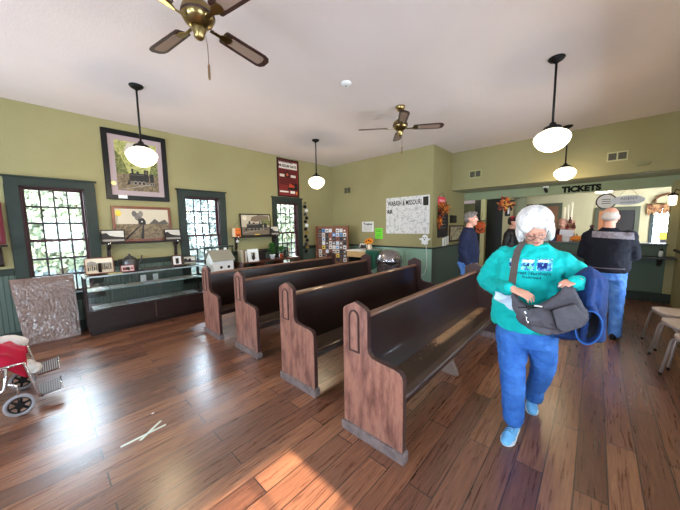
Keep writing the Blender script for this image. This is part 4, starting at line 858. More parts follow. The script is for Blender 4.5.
# ------------------------------------------------------------------ pendant lamps
GLOBE = mat('opal_glass', (1, .95, .85), .3, emit=((1, .86, .62), 3.4))
def make_pendant():
    t = thing('pendant_lamp', 'x', 'pendant lamp', (0, 0, 0))
    MB().lathe([(.075, 0), (.078, -.008), (.06, -.03), (.03, -.045), (.012, -.06)], m=BLACK).obj('canopy', None, t, local=True)
    MB().tube([(0, 0, -.04), (0, 0, -.70)], .0115).obj('rod', BLACK, t, local=True)
    MB().lathe([(.012, -.655), (.03, -.67), (.035, -.69), (.075, -.705), (.085, -.72), (.085, -.735), (.07, -.74)], m=BLACK).obj('fitter', None, t, local=True)
    MB().lathe([(.07, -.735), (.09, -.745), (.135, -.768), (.165, -.805), (.170, -.835), (.155, -.88), (.115, -.93), (.07, -.955), (.03, -.967), (0, -.97)], m=GLOBE, seg=36).obj('globe_shade', None, t, local=True)
    return t
pn0 = make_pendant()
for i, (x, y, e, lab) in enumerate(((.956, 4.24, 36, 'pendant lamp hanging in front of the big black framed train print'), (3.955, 4.28, 34, 'small looking pendant lamp hanging near the far corner beside the red poster'),
        (3.894, .41, 28, 'largest pendant lamp hanging at the upper right'), (6.66, .475, 18, 'pendant lamp hanging in front of the bulkhead by the TICKETS lettering'))):
    o = pn0 if i == 0 else copy_tree(pn0); o.location = (x, y, CZ); tag(o, lab, 'pendant lamp', 'schoolhouse pendant lamps')
    l = bpy.data.lights.new('lamp_bulb', 'POINT'); l.energy = e; l.color = (1, .80, .52); l.shadow_soft_size = .1
    b = bpy.data.objects.new('lamp_bulb', l); COL.objects.link(b); b.location = (x, y, CZ-1.08)

# ------------------------------------------------------------------ ceiling fans
CANE = mat('cane_insert', srgb((152, 128, 112)), .6, bump=(160, .3)); BLD = mat('dark_blade_rim', srgb((64, 40, 34)), .35)
def make_fan(a0):
    t = thing('ceiling_fan', 'x', 'ceiling fan', (0, 0, 0))
    MB().lathe([(.07, 0), (.07, -.02), (.045, -.06), (.015, -.07)], m=BRASS).obj('canopy', None, t, local=True)
    MB().tube([(0, 0, -.05), (0, 0, -.20)], .013).obj('down_rod', BRASS, t, local=True)
    MB().lathe([(.02, -.17), (.05, -.185), (.075, -.20), (.10, -.225), (.108, -.25), (.108, -.285), (.09, -.315), (.06, -.335), (.05, -.34)], m=BRASS, seg=32).obj('motor_housing', None, t, local=True)
    MB().lathe([(.109, -.262), (.112, -.268), (.112, -.276), (.109, -.282)], m=BLD, seg=32).obj('dark_band', None, t, local=True)
    MB().lathe([(.045, -.338), (.046, -.37), (.036, -.385), (.034, -.41), (.018, -.425), (0, -.43)], m=BRASS).obj('switch_cup', None, t, local=True)
    MB().tube([(.045, 0, -.38), (.055, 0, -.45), (.055, 0, -.56)], .0025).lathe([(.003, -.56), (.009, -.58), (.009, -.66), (.004, -.675)], (.055, 0, 0), M(120, 90, 60), seg=8).obj('pull_chain', BRASS, t, local=True)
    for k in range(4):
        R = Matrix.Rotation(a0+k*PI/2, 4, 'Z') @ Matrix.Translation((0, 0, -.305)) @ Matrix.Rotation(math.radians(-13), 4, 'X')
        out = [(.19, -.045), (.20, -.058), (.30, -.062), (.56, -.07), (.60, -.06), (.625, -.03), (.625, .03), (.60, .06), (.56, .07), (.30, .062), (.20, .058), (.19, .045)]
        b = MB().prism([R @ Vector((x, y, -.003)) for x, y in out], R.to_3x3() @ Vector((0, 0, .007))).obj('blade', BLD, t, local=True)
        inn = [(.245, -.028), (.26, -.036), (.54, -.044), (.565, -.036), (.575, 0), (.565, .036), (.54, .044), (.26, .036), (.245, .028)]
        MB().prism([R @ Vector((x, y, -.0045)) for x, y in inn], R.to_3x3() @ Vector((0, 0, .010))).obj('cane_panel', CANE, b, local=True)
        MB().prism([R @ Vector(p) for p in ((.09, -.014, -.012), (.16, -.012, -.014), (.20, -.034, -.005), (.25, -.03, -.005), (.265, 0, -.005), (.25, .03, -.005), (.20, .034, -.005), (.16, .012, -.014), (.09, .014, -.012))], R.to_3x3() @ Vector((0, 0, -.005))).obj('blade_arm', BRASS, b, local=True)
    return t
f0 = make_fan(math.radians(10)); f0.location = (.885, 2.14, CZ); tag(f0, 'brass ceiling fan with four cane panelled blades, nearest the camera at the top edge', 'ceiling fan', 'ceiling fans')
f1 = make_fan(math.radians(36)); f1.location = (3.78, 2.23, CZ); tag(f1, 'farther brass ceiling fan in the middle of the ceiling', 'ceiling fan', 'ceiling fans')
t = thing('smoke_detector', 'round white smoke detector on the ceiling between the fans', 'smoke detector', (2.71, 2.36, CZ)); MB().lathe([(.065, 0), (.068, -.012), (.055, -.03), (.03, -.036), (0, -.037)], (2.71, 2.36, CZ), WHITE).obj('housing', None, t); MB().lathe([(.012, -.037), (.01, -.04)], (2.71, 2.36, CZ), M(120, 110, 100)).obj('sensor', None, t)

# ------------------------------------------------------------------ wrapped panel, tape
def wrap_mat():
    m = mat('crinkled_plastic_wrap', srgb((112, 88, 78)), .2, var=(9, srgb((124, 100, 90)), .45, .7), bump=(40, .3), coat=.8); return m
t = thing('wrapped_panel', 'brown board wrapped in crinkled clear plastic leaning below the left window', 'panel', (.01, 5.66, 0))
a = Vector((-.255, 5.60, 0)); b = Vector((.295, 5.60, 0)); c = Vector((.295, 5.775, .90)); d = Vector((-.335, 5.775, .90)); n_ = Vector((0, -1, -.18)).normalized()
mb = MB(); NX, NZ = 70, 100; G = []
for i in range(NX+1):
    row = []
    for j in range(NZ+1):
        u, v = i/NX, j/NZ; p = (a*(1-u)+b*u)*(1-v)+(d*(1-u)+c*u)*v
        e = min(u, 1-u, v, 1-v)*12; q = .0028*(1-abs(noise.noise(Vector((u*12, v*10, 3)))*3))+.004*(1-abs(noise.noise(Vector((u*30, v*26, 7)))*3))+.0045*abs(math.sin(math.atan2(u-.45, 1.25-v)*34+5*noise.noise(Vector((u*4, v*3, 0)))))
        row.append(mb.bm.verts.new(p + n_*(.022+q*min(1, e))))
    G.append(row)
for i in range(NX):
    for j in range(NZ): mb.bm.faces.new((G[i][j], G[i+1][j], G[i+1][j+1], G[i][j+1]))
mb.obj('plastic_wrap', wrap_mat(), t, smooth=True)
MB().prism([a, b, c, d], n_*.02).obj('board', M(104, 80, 66), t)
TAPE = M(214, 220, 206)
o = MB().prism([(.262, 2.402, .0015), (.264, 2.422, .0015), (.555, 2.437, .0015), (.553, 2.417, .0015)], (0, 0, .001)).obj('tape_strip', TAPE); tag(o, 'long pale tape strip on the floor, forming a cross with the shorter strip', 'tape', 'tape cross on the floor')
o = MB().prism([(.365, 2.384, .0028), (.379, 2.370, .0028), (.546, 2.498, .0028), (.532, 2.512, .0028)], (0, 0, .001)).obj('tape_strip', TAPE); tag(o, 'shorter pale tape strip on the floor, laid over the long one', 'tape', 'tape cross on the floor')
o = MB().ell((.52, 2.66, .004), (.012, .01, .004), WHITE, sub=1).obj('paper_scrap'); tag(o, 'tiny white paper scrap on the bare floor near the tape cross', 'scrap')

# ------------------------------------------------------------------ chairs at the right wall
SEATM = mat('beige_vinyl', srgb((190, 172, 158)), .4, var=(6, srgb((170, 150, 138)), .35, .65)); TUBE = mat('grey_chair_tube', srgb((176, 164, 158)), .3, metal=.5)
def make_chair():
    t = thing('stool_chair', 'x', 'chair')          # faces local +Y ; origin floor centre
    mb = MB(); n = 28; P = []
    for k in range(n):
        a = 2*PI*k/n; c_, s_ = math.cos(a), math.sin(a)
        P.append((math.copysign(abs(c_)**.55, c_)*.205, math.copysign(abs(s_)**.55, s_)*.20, .43))
    mb.prism(P, (0, 0, .035)).obj('seat', SEATM, t, local=True, bevel=.012)
    MB().prism([(x*.93, y*.93, .415) for x, y, _ in P], (0, 0, .016)).obj('seat_pan', TUBE, t, local=True)
    for sx in (-1, 1):
        for sy in (-1, 1):
            MB().tube([(sx*.05, sy*.15, .405), (sx*.15, sy*.165, .405), (sx*.178, sy*.172, .39), (sx*.188, sy*.178, .36), (sx*.205, sy*.225, .01)], .0135).obj('leg', TUBE, t, local=True)
            MB().lathe([(.014, 0), (.015, .02), (.012, .03)], (sx*.205, sy*.225, 0), BLACK, seg=10).obj('foot_cap', None, t, local=True)
    return t
ch0 = make_chair()
for i, (x, y, rz, lab) in enumerate(((5.16, -.80, .18, 'farthest of the three beige stools against the right wall'), (4.60, -.82, .22, 'middle of the three beige stools along the right wall'), (4.02, -.84, .25, 'nearest of the three beige stools, cut by the right edge'))):
    o = ch0 if i == 0 else copy_tree(ch0); o.location = (x, y, 0); o.rotation_euler = (0, 0, rz); o.name = 'beige_stool' if i == 0 else 'beige_stool.001'; o.scale = (1, 1, 1); tag(o, lab, 'stool', 'beige stools by the right wall')

# ------------------------------------------------------------------ wheelchair (faces +X)
t = thing('wheelchair', 'wheelchair with grey footrests and small spoked front wheels, cut by the left edge', 'wheelchair', (-.50, 3.77, 0))
WG = mat('grey_tyre', srgb((150, 146, 150)), .6); STEEL = mat('steel_tube', (.72, .72, .74), .25, metal=1); SEATB = M(30, 32, 40)
def wheel(x, y, r, w_, lab, hub=True):
    q = MB().tube([(x+(r-w_/2)*math.cos(a), y, r+(r-w_/2)*math.sin(a)) for a in [2*PI*k/28 for k in range(29)]], w_/2, seg=10, cap=False).obj(lab, WG, t)
    mb = MB(); mb.lathe([(.028, -.02), (.028, .02)], (x, y, r), BLACK, mtx=Matrix.Rotation(PI/2, 4, 'X'))
    for k in range(6):
        a = 2*PI*k/6+.3; mb.tube([(x, y, r), (x+(r-w_)*math.cos(a), y, r+(r-w_)*math.sin(a))], [.013, .009], BLACK, seg=6)
    mb.tube([(x+(r-w_)*math.cos(a), y, r+(r-w_)*math.sin(a)) for a in [2*PI*k/28 for k in range(29)]], .007, BLACK, seg=6, cap=False)
    mb.obj('spokes', None, q)
Y0, Y1 = 3.48, 4.06
for y in (Y0, Y1): wheel(-.235, y, .094, .028, 'front_caster')
for y in (Y0-.06, Y1+.06): wheel(-.84, y, .30, .035, 'rear_wheel')
for y in (Y0, Y1):
    MB().tube([(-.94, y, .92), (-.92, y, .44), (-.92, y, .22)], .012).tube([(-.92, y, .44), (-.25, y, .44)], .012).tube([(-.92, y, .22), (-.36, y, .22), (-.30, y, .26), (-.28, y, .44)], .012).tube([(-.28, y, .30), (-.235, y, .26), (-.235, y, .10)], .011).obj('side_frame', STEEL, t)
    MB().tube([(-.90, y, .66), (-.50, y, .66), (-.45, y, .62), (-.45, y, .44)], .012).obj('arm_tube', STEEL, t); MB().box(-.89, -.51, y-.025, y+.025, .67, .70).obj('armrest_pad', BLACK, t, bevel=.008)
    MB().tube([(-.27, y, .445), (-.185, y+.02, .44), (-.125, y+.03, .13), (-.10, y+.04, .095)], .011).obj('footrest_hanger', STEEL, t)
    near = y < 3.7; yc = y+.155 if near else y-.10
    mtx = Matrix.Translation((-.055, yc, .115 if near else .20)) @ Matrix.Rotation(math.radians(9 if near else 14), 4, 'X') @ Matrix.Rotation(math.radians(-6), 4, 'Y')
    f_ = MB().box(-.075, .075, -.10, .10, -.006, .006, mtx=mtx).obj('footplate', mat('ribbed_grey_plate', srgb((112, 108, 110)), .4) if near else M(84, 58, 50), t, bevel=.004)
    mb = MB()
    for k in range(9): mb.box(-.066+k*.0155, -.059+k*.0155, -.09, .09, .006, .009, mtx=mtx)
    mb.obj('plate_ribs', M(150, 146, 146), f_); MB().tube([mtx @ Vector((.077, -.11, 0)), mtx @ Vector((.077, .11, 0))], .006).obj('plate_edge', STEEL, f_)
MB().box(-.90, -.25, Y0+.013, Y1-.013, .425, .445).obj('seat', SEATB, t); MB().box(-.94, -.92, Y0+.013, Y1-.013, .46, .90).obj('backrest', SEATB, t)
MB().tube([(-.8, Y0, .23), (-.4, Y1, .43)], .01).tube([(-.8, Y1, .23), (-.4, Y0, .43)], .01).obj('cross_brace', STEEL, t)
# red cloth
mb = MB(); NU, NV = 30, 26; G = []
for i in range(NU+1):
    row = []
    for j in range(NV+1):
        u, v = i/NU, j/NV; x = -.93+.76*u; y = 3.50+.46*v; z = .50+.10*math.sin(PI*v)*(1-u*.3)+.05*noise.noise(Vector((u*5, v*5, 1)))+.02*math.sin(u*9+v*14)
        if u > .86: z -= (u-.86)*.7
        if v < .15: z -= (.15-v)*.7
        row.append(mb.bm.verts.new((x, y, z)))
    G.append(row)
for i in range(NU):
    for j in range(NV): mb.bm.faces.new((G[i][j], G[i+1][j], G[i+1][j+1], G[i][j+1]))
o = mb.obj('red_blanket', mat('crimson_fabric', srgb((176, 10, 50)), .7), smooth=True); md = o.modifiers.new('s', 'SOLIDIFY'); md.thickness = .014; tag(o, 'crimson red blanket heaped on the wheelchair seat', 'blanket')
FUR = mat('white_plush', srgb((232, 226, 220)), .95, bump=(80, .6))
mb = MB().ell((-.30, 4.0, .52), (.10, .07, .06)).ell((-.23, 3.97, .50), (.07, .06, .055)).ell((-.38, 4.0, .53), (.08, .06, .06))
o = blob('white_plush_cushion', mb, FUR, None, .012, 4, amp=.004, freq=30); tag(o, 'white fluffy cushion on the far armrest side of the wheelchair', 'cushion')
mb = MB().ell((-.13, 3.66, .32), (.045, .045, .045)).ell((-.17, 3.66, .37), (.045, .05, .04))
o = blob('white_plush_slipper', mb, FUR, None, .01, 4, amp=.004, freq=30); tag(o, 'small white fluffy bundle hanging over the front of the wheelchair seat', 'plush')

# ------------------------------------------------------------------ people
SKIN = mat('skin', srgb((214, 160, 136)), .5, var=(9, srgb((204, 142, 120)), .35, .65)); SKIN.node_tree.nodes['Principled BSDF'].inputs['Subsurface Weight'].default_value = .05
DENIM = mat('blue_denim', srgb((44, 94, 168)), .8, var=(7, srgb((70, 124, 196)), .4, .7), bump=(26, .35))
DENIM2 = mat('washed_denim', srgb((62, 108, 178)), .8, var=(8, srgb((100, 144, 204)), .4, .7), bump=(26, .35))
LIP = M(176, 92, 88); EYEW = M(236, 232, 228, .2)
def hx(c, yaw, pitch=0, roll=0, s=1):
    return Matrix.Translation(c) @ Matrix.Rotation(yaw, 4, 'Z') @ Matrix.Rotation(pitch, 4, 'Y') @ Matrix.Rotation(roll, 4, 'X') @ Matrix.Scale(s, 4)
def head(mb, H, jaw=1.0, nose=1.0):
    "volumes of a head in head space: face +X, up +Z, origin mid skull"
    R = H.to_3x3()
    def E_(c, r): 
        mt = H @ Matrix.Translation(c) @ Matrix.Diagonal((*r, 1)); bmesh.ops.create_icosphere(mb.bm, subdivisions=3, radius=1, matrix=mt)
    E_((-.012, 0, .03), (.095, .076, .088)); E_((.025, 0, -.03), (.062, .062*jaw, .078)); E_((.045, 0, -.085), (.035, .036*jaw, .028))
    E_((.074, 0, .028), (.016, .050, .012))                                      # brow
    for s in (-1, 1):
        E_((.062, s*.036, -.022), (.024, .022, .022))                            # cheek
        E_((-.005, s*.079, -.012), (.018, .008, .03)); E_((-.012, s*.084, .003), (.014, .006, .016))   # ear
    E_((.093, 0, -.002), (.010, .009, .026*nose)); E_((.103, 0, -.022), (.014, .012, .012)); E_((.093, .012, -.026), (.009, .009, .008)); E_((.093, -.012, -.026), (.009, .009, .008))
    E_((.082, 0, -.052), (.013, .024, .007)); E_((.080, 0, -.063), (.013, .020, .007)); E_((.074, 0, -.088), (.018, .018, .015))
def face_bits(par, H, brow=None, glasses=None, lids=0):
    for s, nm in ((-1, 'eye'), (1, 'eye')):
        e = MB().ell(H @ Vector((.077, s*.030, .004)), (.0125,)*3, sub=2).obj(nm, EYEW, par)
        MB().ell(H @ Vector((.0865, s*.031, .003)), (.0045,)*3, sub=2).obj('iris', M(60, 70, 80), e)
        if lids: MB().ell(H @ Vector((.0775, s*.030, .0085)), (.0135, .0135, .0115), sub=2).obj('eyelid', SKIN, e)
        if brow: MB().tube([H @ Vector((.090, s*.016, .026)), H @ Vector((.089, s*.032, .031)), H @ Vector((.078, s*.046, .025))], [.003, .004, .002]).obj('eyebrow', brow, par)
    mb = MB(); mb.tube([H @ Vector((.084, -.022, -.057)), H @ Vector((.0965, -.008, -.055)), H @ Vector((.0965, .008, -.055)), H @ Vector((.084, .022, -.057))], [.002, .0042, .0042, .002]); mb.obj('lips', LIP, par)
    if glasses:
        mb = MB()
        for s in (-1, 1):
            mb.tube([H @ Vector((.108-.012*abs(math.cos(a)), s*.031+.024*math.cos(a), .0+.017*math.sin(a))) for a in [2*PI*k/18 for k in range(19)]], .0018, seg=6, cap=False)
            mb.tube([H @ Vector((.096, s*.055, .006)), H @ Vector((.02, s*.082, .01)), H @ Vector((-.02, s*.084, .0))], .0018, seg=6)
        mb.tube([H @ Vector((.107, -.008, .003)), H @ Vector((.111, 0, .006)), H @ Vector((.107, .008, .003))], .0018, seg=6)
        mb.obj('glasses', glasses, par)
def hand(mb, wrist, d, palm_n, curl=.5, size=1.0, thumb=1, spread=.12):
    "palm plus five separate bent fingers; d = finger direction, palm_n = palm normal (fingers curl towards it)"
    w_ = Vector(wrist); d = Vector(d).normalized(); n = Vector(palm_n); n = (n-d*n.dot(d)).normalized(); s = d.cross(n)*thumb
    L = .088*size
    for k in range(4):
        u = (k-1.5)*.019*size; b = w_+s*u*.65; e = w_+d*L+s*(-u*1.08)*-1
        mb.cap(b, e, .0135*size, .0115*size, seg=8)
    for k, (l, c) in enumerate(((.072, 1), (.08, 1), (.074, 1), (.058, 1))):
        u = (k-1.5)*.0205*size; p = w_+d*L+s*u; a = 0; dd = (d+s*(k-1.5)*spread).normalized(); r = (.0088-.0006*(k == 3))*size
        for seg_ in (.46, .31, .23):
            a += curl*(.55 if seg_ == .46 else .85); q = p+(dd*math.cos(a)+n*math.sin(a))*l*size*seg_; mb.cap(p, q, r, r*.92, seg=8); p = q; r *= .93
    p = w_+d*.018*size-s*.028*size+n*.006; q = p+(d*.55-s*.75+n*.35).normalized()*.040*size; mb.cap(p, q, .0125*size, .0105*size, seg=8); q2 = q+(d*.9-s*.25+n*.45).normalized()*.030*size; mb.cap(q, q2, .0105*size, .009*size, seg=8); q3 = q2+(d*.9+n*.5+s*.05).normalized()*.024*size; mb.cap(q2, q3, .009*size, .0075*size, seg=8)
def limb(mb, pts, rr, seg=14):
    for k in range(len(pts)-1): mb.cap(pts[k], pts[k+1], rr[k], rr[k+1], seg=seg)
def shoe(par, heel, toe, m, sole, lace=None, h=.075):
    heel, toe = Vector(heel), Vector(toe); d = (toe-heel); L = d.length; d.normalize(); up = Vector((0, 0, 1)); s = up.cross(d).normalized()
    def P(u, v, w_): return heel+d*u*L+s*v+up*w_
    w = [(-.02, .028), (.12, .036), (.35, .037), (.6, .045), (.8, .046), (.93, .034), (1.0, .014)]
    o = [P(u, v, .0) for u, v in w]+[P(u, -v, .0) for u, v in reversed(w)]
    sl = MB().prism(o, (0, 0, .026)).obj('shoe_sole', sole, par, bevel=.006)
    mb = MB()
    R = [(.08, .036, .062), (.3, .036, .058), (.5, .040, .042), (.7, .043, .030), (.88, .036, .026)]
    for u, v, hh in R:
        mt = Matrix.Translation(P(u, 0, .030)) @ Matrix((d, s, up)).transposed().to_4x4() @ Matrix.Diagonal((.055, v, hh, 1)); bmesh.ops.create_icosphere(mb.bm, subdivisions=3, radius=1, matrix=mt)
    u_ = blob('shoe_upper', mb, m, par, .006, 3)
    if lace:
        mb = MB()
        for k in range(5): u = .42+k*.07; z = .082-.09*(u-.42)+.0; mb.tube([P(u, -.024, z-.012), P(u, 0, z), P(u+.02, .024, z-.012)], .0032, seg=6)
        mb.obj('laces', lace, u_)
def conform(target_bvh, name, quads, m, par, d, off=.002, res=6):
    "lay flat marks on a garment: quads of 4 world points are projected along d"
    mb = MB(); d = Vector(d).normalized()
    for q in quads:
        q = [Vector(p) for p in q]; g = []
        for i in range(res+1):
            row = []
            for j in range(res+1):
                u, v = i/res, j/res; p = (q[0]*(1-u)+q[1]*u)*(1-v)+(q[3]*(1-u)+q[2]*u)*v
                h = target_bvh.ray_cast(p-d*.5, d, 1.2); row.append(mb.bm.verts.new((h[0] if h[0] else p)-d*off))
            g.append(row)
        for i in range(res):
            for j in range(res): mb.bm.faces.new((g[i][j], g[i+1][j], g[i+1][j+1], g[i][j+1]))
    return mb.obj(name, m, par, smooth=True, recalc=False)

# ---- woman in turquoise (faces -X, towards the camera)
W = thing('person', 'white haired woman in turquoise sweatshirt and jeans, looking into her bag', 'person', (2.40, .33, 0), PI)
HW = hx((2.29, .305, 1.522), PI+.30, math.radians(38), math.radians(9), 1.0)
mb = MB(); head(mb, HW, jaw=1.0)
mb.cap((2.36, .315, 1.36), (2.32, .31, 1.47), .058, .052)
mb.loft([(2.40, .335, .80, .12, .17, 0), (2.40, .335, .95, .12, .16, 0), (2.38, .33, 1.10, .12, .155, 0), (2.37, .325, 1.25, .11, .17, 0), (2.37, .32, 1.34, .08, .14, 0), (2.36, .318, 1.39, .05, .07, 0)])
limb(mb, [(2.37, .50, 1.29), (2.42, .615, 1.115), (2.17, .44, 1.115), (2.06, .38, 1.13)], [.045, .034, .030, .027])
limb(mb, [(2.37, .15, 1.27), (2.43, .055, 1.16), (2.24, .03, 1.17), (2.10, .055, 1.21)], [.042, .034, .030, .026])
limb(mb, [(2.41, .42, .82), (2.31, .398, .50), (2.27, .376, .30), (2.265, .368, .10)], [.085, .058, .048, .042]); limb(mb, [(2.41, .25, .82), (2.46, .234, .57), (2.50, .232, .48), (2.59, .262, .30), (2.68, .298, .12)], [.085, .06, .054, .045, .036])
hand(mb, (2.055, .372, 1.128), (-.12, -1, -.30), (.5, .1, -1), curl=.55, size=.85, thumb=-1)
hand(mb, (2.09, .060, 1.215), (-.75, .62, -.1), (.3, .2, -1), curl=1.1, size=.74, thumb=1)
body = blob('body', mb, SKIN, W, .0058, 4)
face_bits(body, HW, brow=None, glasses=M(60, 50, 52, .3), lids=1)
# hair: a swept bob of overlapping locks
HAIRW = mat('white_hair', srgb((236, 232, 229)), .55, var=(5, srgb((192, 185, 181)), .40, .66), stretch=(7, 7, 1))
mb = MB()
def hp(a, t, r=1.0):
    "a = azimuth from face, t = 0 crown .. 1 hem"
    el = PI/2*(1-t*1.35); rx, ry, rz = .098, .094, .098
    x = math.cos(a)*math.cos(el)*rx*r-.012; y = math.sin(a)*math.cos(el)*ry*r; z = math.sin(el)*rz*r+.045
    if t > .74: z = math.sin(PI/2*(1-.74*1.35))*rz+.045-(t-.74)*.30; k = 1-(t-.74)*.8; x = x/abs(math.cos(el))*k*.98 if 0 else math.cos(a)*rx*k-.012; y = math.sin(a)*ry*k
    return HW @ Vector((x, y, z))
rd = random.Random(8)
nl = 46
for k in range(nl):
    a = -PI+2*PI*k/nl+rd.uniform(-.04, .04)
    front = max(0, math.cos(a))
    tend = 1.12-rd.uniform(0, .08)-(.50*max(0, (front-.70)/.30)**.6 if front > .70 else 0)
    sw = .30*(1 if a < .15 else -1)*front
    pts = []; N_ = 9
    for j in range(N_+1):
        t_ = .02+(tend-.02)*j/N_; aa = a-sw*(1-t_)*1.1; pts.append(hp(aa, t_, 1+.02*rd.random()))
    mb.tube(pts, [.006+.0065*math.sin(PI*min(1, j/N_*1.05+.08))+(.002*rd.random()) for j in range(N_+1)], seg=8)
for c, r in (((-.02, 0, .06), (.096, .092, .086)), ((-.05, 0, -.02), (.070, .088, .090)), ((.0, .086, -.03), (.056, .024, .084)), ((.0, -.086, -.03), (.056, .024, .084)), ((.055, .045, .075), (.04, .045, .035)), ((.055, -.055, .065), (.04, .035, .045))):
    bmesh.ops.create_icosphere(mb.bm, subdivisions=3, radius=1, matrix=HW @ Matrix.Translation(c) @ Matrix.Diagonal((*r, 1)))
blob('hair', mb, HAIRW, W, .0055, 2, amp=.003, freq=26, seed=3)
# sweatshirt
TURQ = mat('turquoise_sweatshirt', srgb((14, 190, 182)), .85, var=(3, srgb((6, 172, 168)), .35, .65), bump=(9, .8))
mb = MB()
mb.loft([(2.395, .365, .79, .165, .192, 0), (2.39, .36, .84, .175, .205, 0), (2.385, .35, .95, .185, .208, 0), (2.375, .34, 1.08, .185, .205, 0), (2.365, .332, 1.20, .18, .205, 0), (2.365, .328, 1.29, .155, .205, 0), (2.365, .322, 1.345, .12, .165, 0), (2.36, .318, 1.385, .088, .10, 0), (2.355, .316, 1.402, .078, .084, 0)], seg=32)
limb(mb, [(2.37, .49, 1.305), (2.40, .57, 1.20), (2.43, .625, 1.105), (2.32, .54, 1.085), (2.18, .45, 1.105), (2.065, .395, 1.128)], [.075, .078, .068, .062, .050, .036])
limb(mb, [(2.37, .16, 1.285), (2.40, .085, 1.22), (2.43, .04, 1.15), (2.34, .03, 1.14), (2.22, .035, 1.175), (2.075, .066, 1.212)], [.075, .074, .066, .056, .045, .034])
sweat = blob('sweatshirt', mb, TURQ, W, .0085, 4, amp=.010, freq=7, seed=1)
MB().tube([(2.355+.075*math.cos(a), .316+.082*math.sin(a), 1.401-.010*math.cos(a-PI)) for a in [2*PI*k/28 for k in range(29)]], .011, seg=8, cap=False).obj('neck_rib', TURQ, sweat)
sb = bvh(sweat); D = (1, 0, 0)
def WQ(y0, y1, z0, z1, x=2.0): return [(x, y0, z0), (x, y1, z0), (x, y1, z1), (x, y0, z1)]
PBL = mat('print_blue', srgb((40, 96, 170)), .8, var=(60, srgb((150, 226, 230)), .45, .55))
for q_ in (WQ(.432, .372, 1.245, 1.31), WQ(.357, .283, 1.24, 1.312), WQ(.272, .192, 1.24, 1.318)): conform(sb, 'print_panel', [q_], PBL, sweat, D, off=.003)
conform(sb, 'print_green', [WQ(.352, .295, 1.243, 1.268, 1.9)], M(90, 214, 120, .8), sweat, D, off=.003)
for q_ in (WQ(.43, .39, 1.255, 1.28), WQ(.345, .31, 1.268, 1.285), WQ(.265, .215, 1.255, 1.295)): conform(sb, 'print_dark_patch', [q_], M(20, 40, 110, .8), sweat, D, off=.0035)
for q_ in (WQ(.43, .38, 1.294, 1.306), WQ(.35, .29, 1.292, 1.308), WQ(.265, .21, 1.298, 1.31)): conform(sb, 'print_title', [q_], M(226, 246, 244, .8), sweat, D, off=.004)
def on_shirt(o_, off=.002):
    "press flat lettering onto the sweatshirt front"
    mt = rootmat(o_); inv = mt.inverted()
    for v in o_.data.vertices:
        p = mt @ v.co; h = sb.ray_cast(Vector((1.6, p.y, p.z)), Vector((1, 0, 0)), 1.2)
        if h[0]: v.co = inv @ (h[0]-Vector((off, 0, 0)))
INK = M(10, 60, 84, .8)
o = text('print_lettering', 'Great Northern', .030, INK, sweat, (2.0, .395, 1.212), (0, -1, 0), (0, 0, 1), ext=0, bold=.0006, width=.20); on_shirt(o)
o = text('print_lettering', 'Railroad', .022, INK, sweat, (2.0, .345, 1.187), (0, -1, 0), (0, 0, 1), ext=0, bold=.0005, width=.10); on_shirt(o)
# jeans
mb = MB()
mb.loft([(2.40, .345, .66, .12, .175, 0), (2.40, .345, .76, .135, .19, 0), (2.40, .35, .84, .13, .185, 0), (2.40, .35, .90, .12, .17, 0)], seg=28)
limb(mb, [(2.39, .425, .72), (2.33, .405, .56), (2.29, .392, .46), (2.27, .378, .30), (2.265, .368, .15), (2.262, .366, .125)], [.112, .094, .083, .075, .067, .067])
limb(mb, [(2.42, .255, .72), (2.46, .232, .57), (2.50, .23, .48), (2.58, .255, .33), (2.655, .292, .20), (2.70, .300, .11)], [.108, .088, .078, .070, .064, .066])
blob('jeans', mb, DENIM, W, .009, 4, amp=.006, freq=9, seed=5)
SH1 = mat('sky_blue_shoe', srgb((112, 178, 226)), .7, bump=(70, .2)); SHS = M(222, 228, 232)
shoe(W, (2.345, .36, .0), (2.085, .378, 0), SH1, SHS, M(40, 60, 90)); shoe(W, (2.80, .33, .02), (2.585, .29, 0.0), SH1, SHS, M(40, 60, 90))
# bag
t = thing('shoulder_bag', 'slouchy charcoal shoulder bag with flap pocket held open by the woman', 'bag', (2.06, .2, .88))
BAGM = mat('charcoal_nylon', srgb((84, 80, 86)), .7, var=(8, srgb((66, 62, 68)), .35, .65), bump=(20, .4))
BX_ = 2.04
outline = [(.372, 1.118), (.335, 1.062), (.30, 1.035), (.24, 1.04), (.18, 1.085), (.135, 1.15), (.112, 1.19), (.075, 1.185), (.045, 1.11), (-.0, 1.04), (.01, .985), (.06, .945), (.12, .905), (.19, .878), (.26, .895), (.325, .93), (.365, 1.03)]
mb = MB(); mb.prism([(BX_-.035, y, z) for y, z in outline], (.085, 0, 0)); mb.ell((BX_, .17, .985), (.065, .12, .075)); mb.ell((BX_, .25, .97), (.06, .09, .06))
bagb = blob('bag_body', mb, BAGM, t, .0075, 8, amp=.006, freq=9, seed=2); bb = bvh(bagb)
mb = MB(); mb.prism([(BX_-.085, y, z) for y, z in ((.155, 1.055), (.065, 1.105), (.005, 1.035), (.02, .985), (.095, .935), (.13, .955))], (.045, 0, 0)); blob('flap_pocket', mb, BAGM, t, .006, 5, amp=.003, freq=12)
MB().tube([(BX_-.082, .165, 1.05), (BX_-.078, .12, 1.075), (BX_-.075, .06, 1.105)], .004).obj('pocket_zip', BLACK, t)
MB().tube([(BX_-.086, .16, 1.05), (BX_-.088, .145, 1.0), (BX_-.085, .13, .955)], .003).obj('pocket_seam', BLACK, t)
conform(bb, 'zip_line', [[(1.9, .33, 1.03), (1.9, .20, 1.055), (1.9, .20, 1.047), (1.9, .33, 1.022)]], BLACK, t, (1, 0, 0), off=.002)
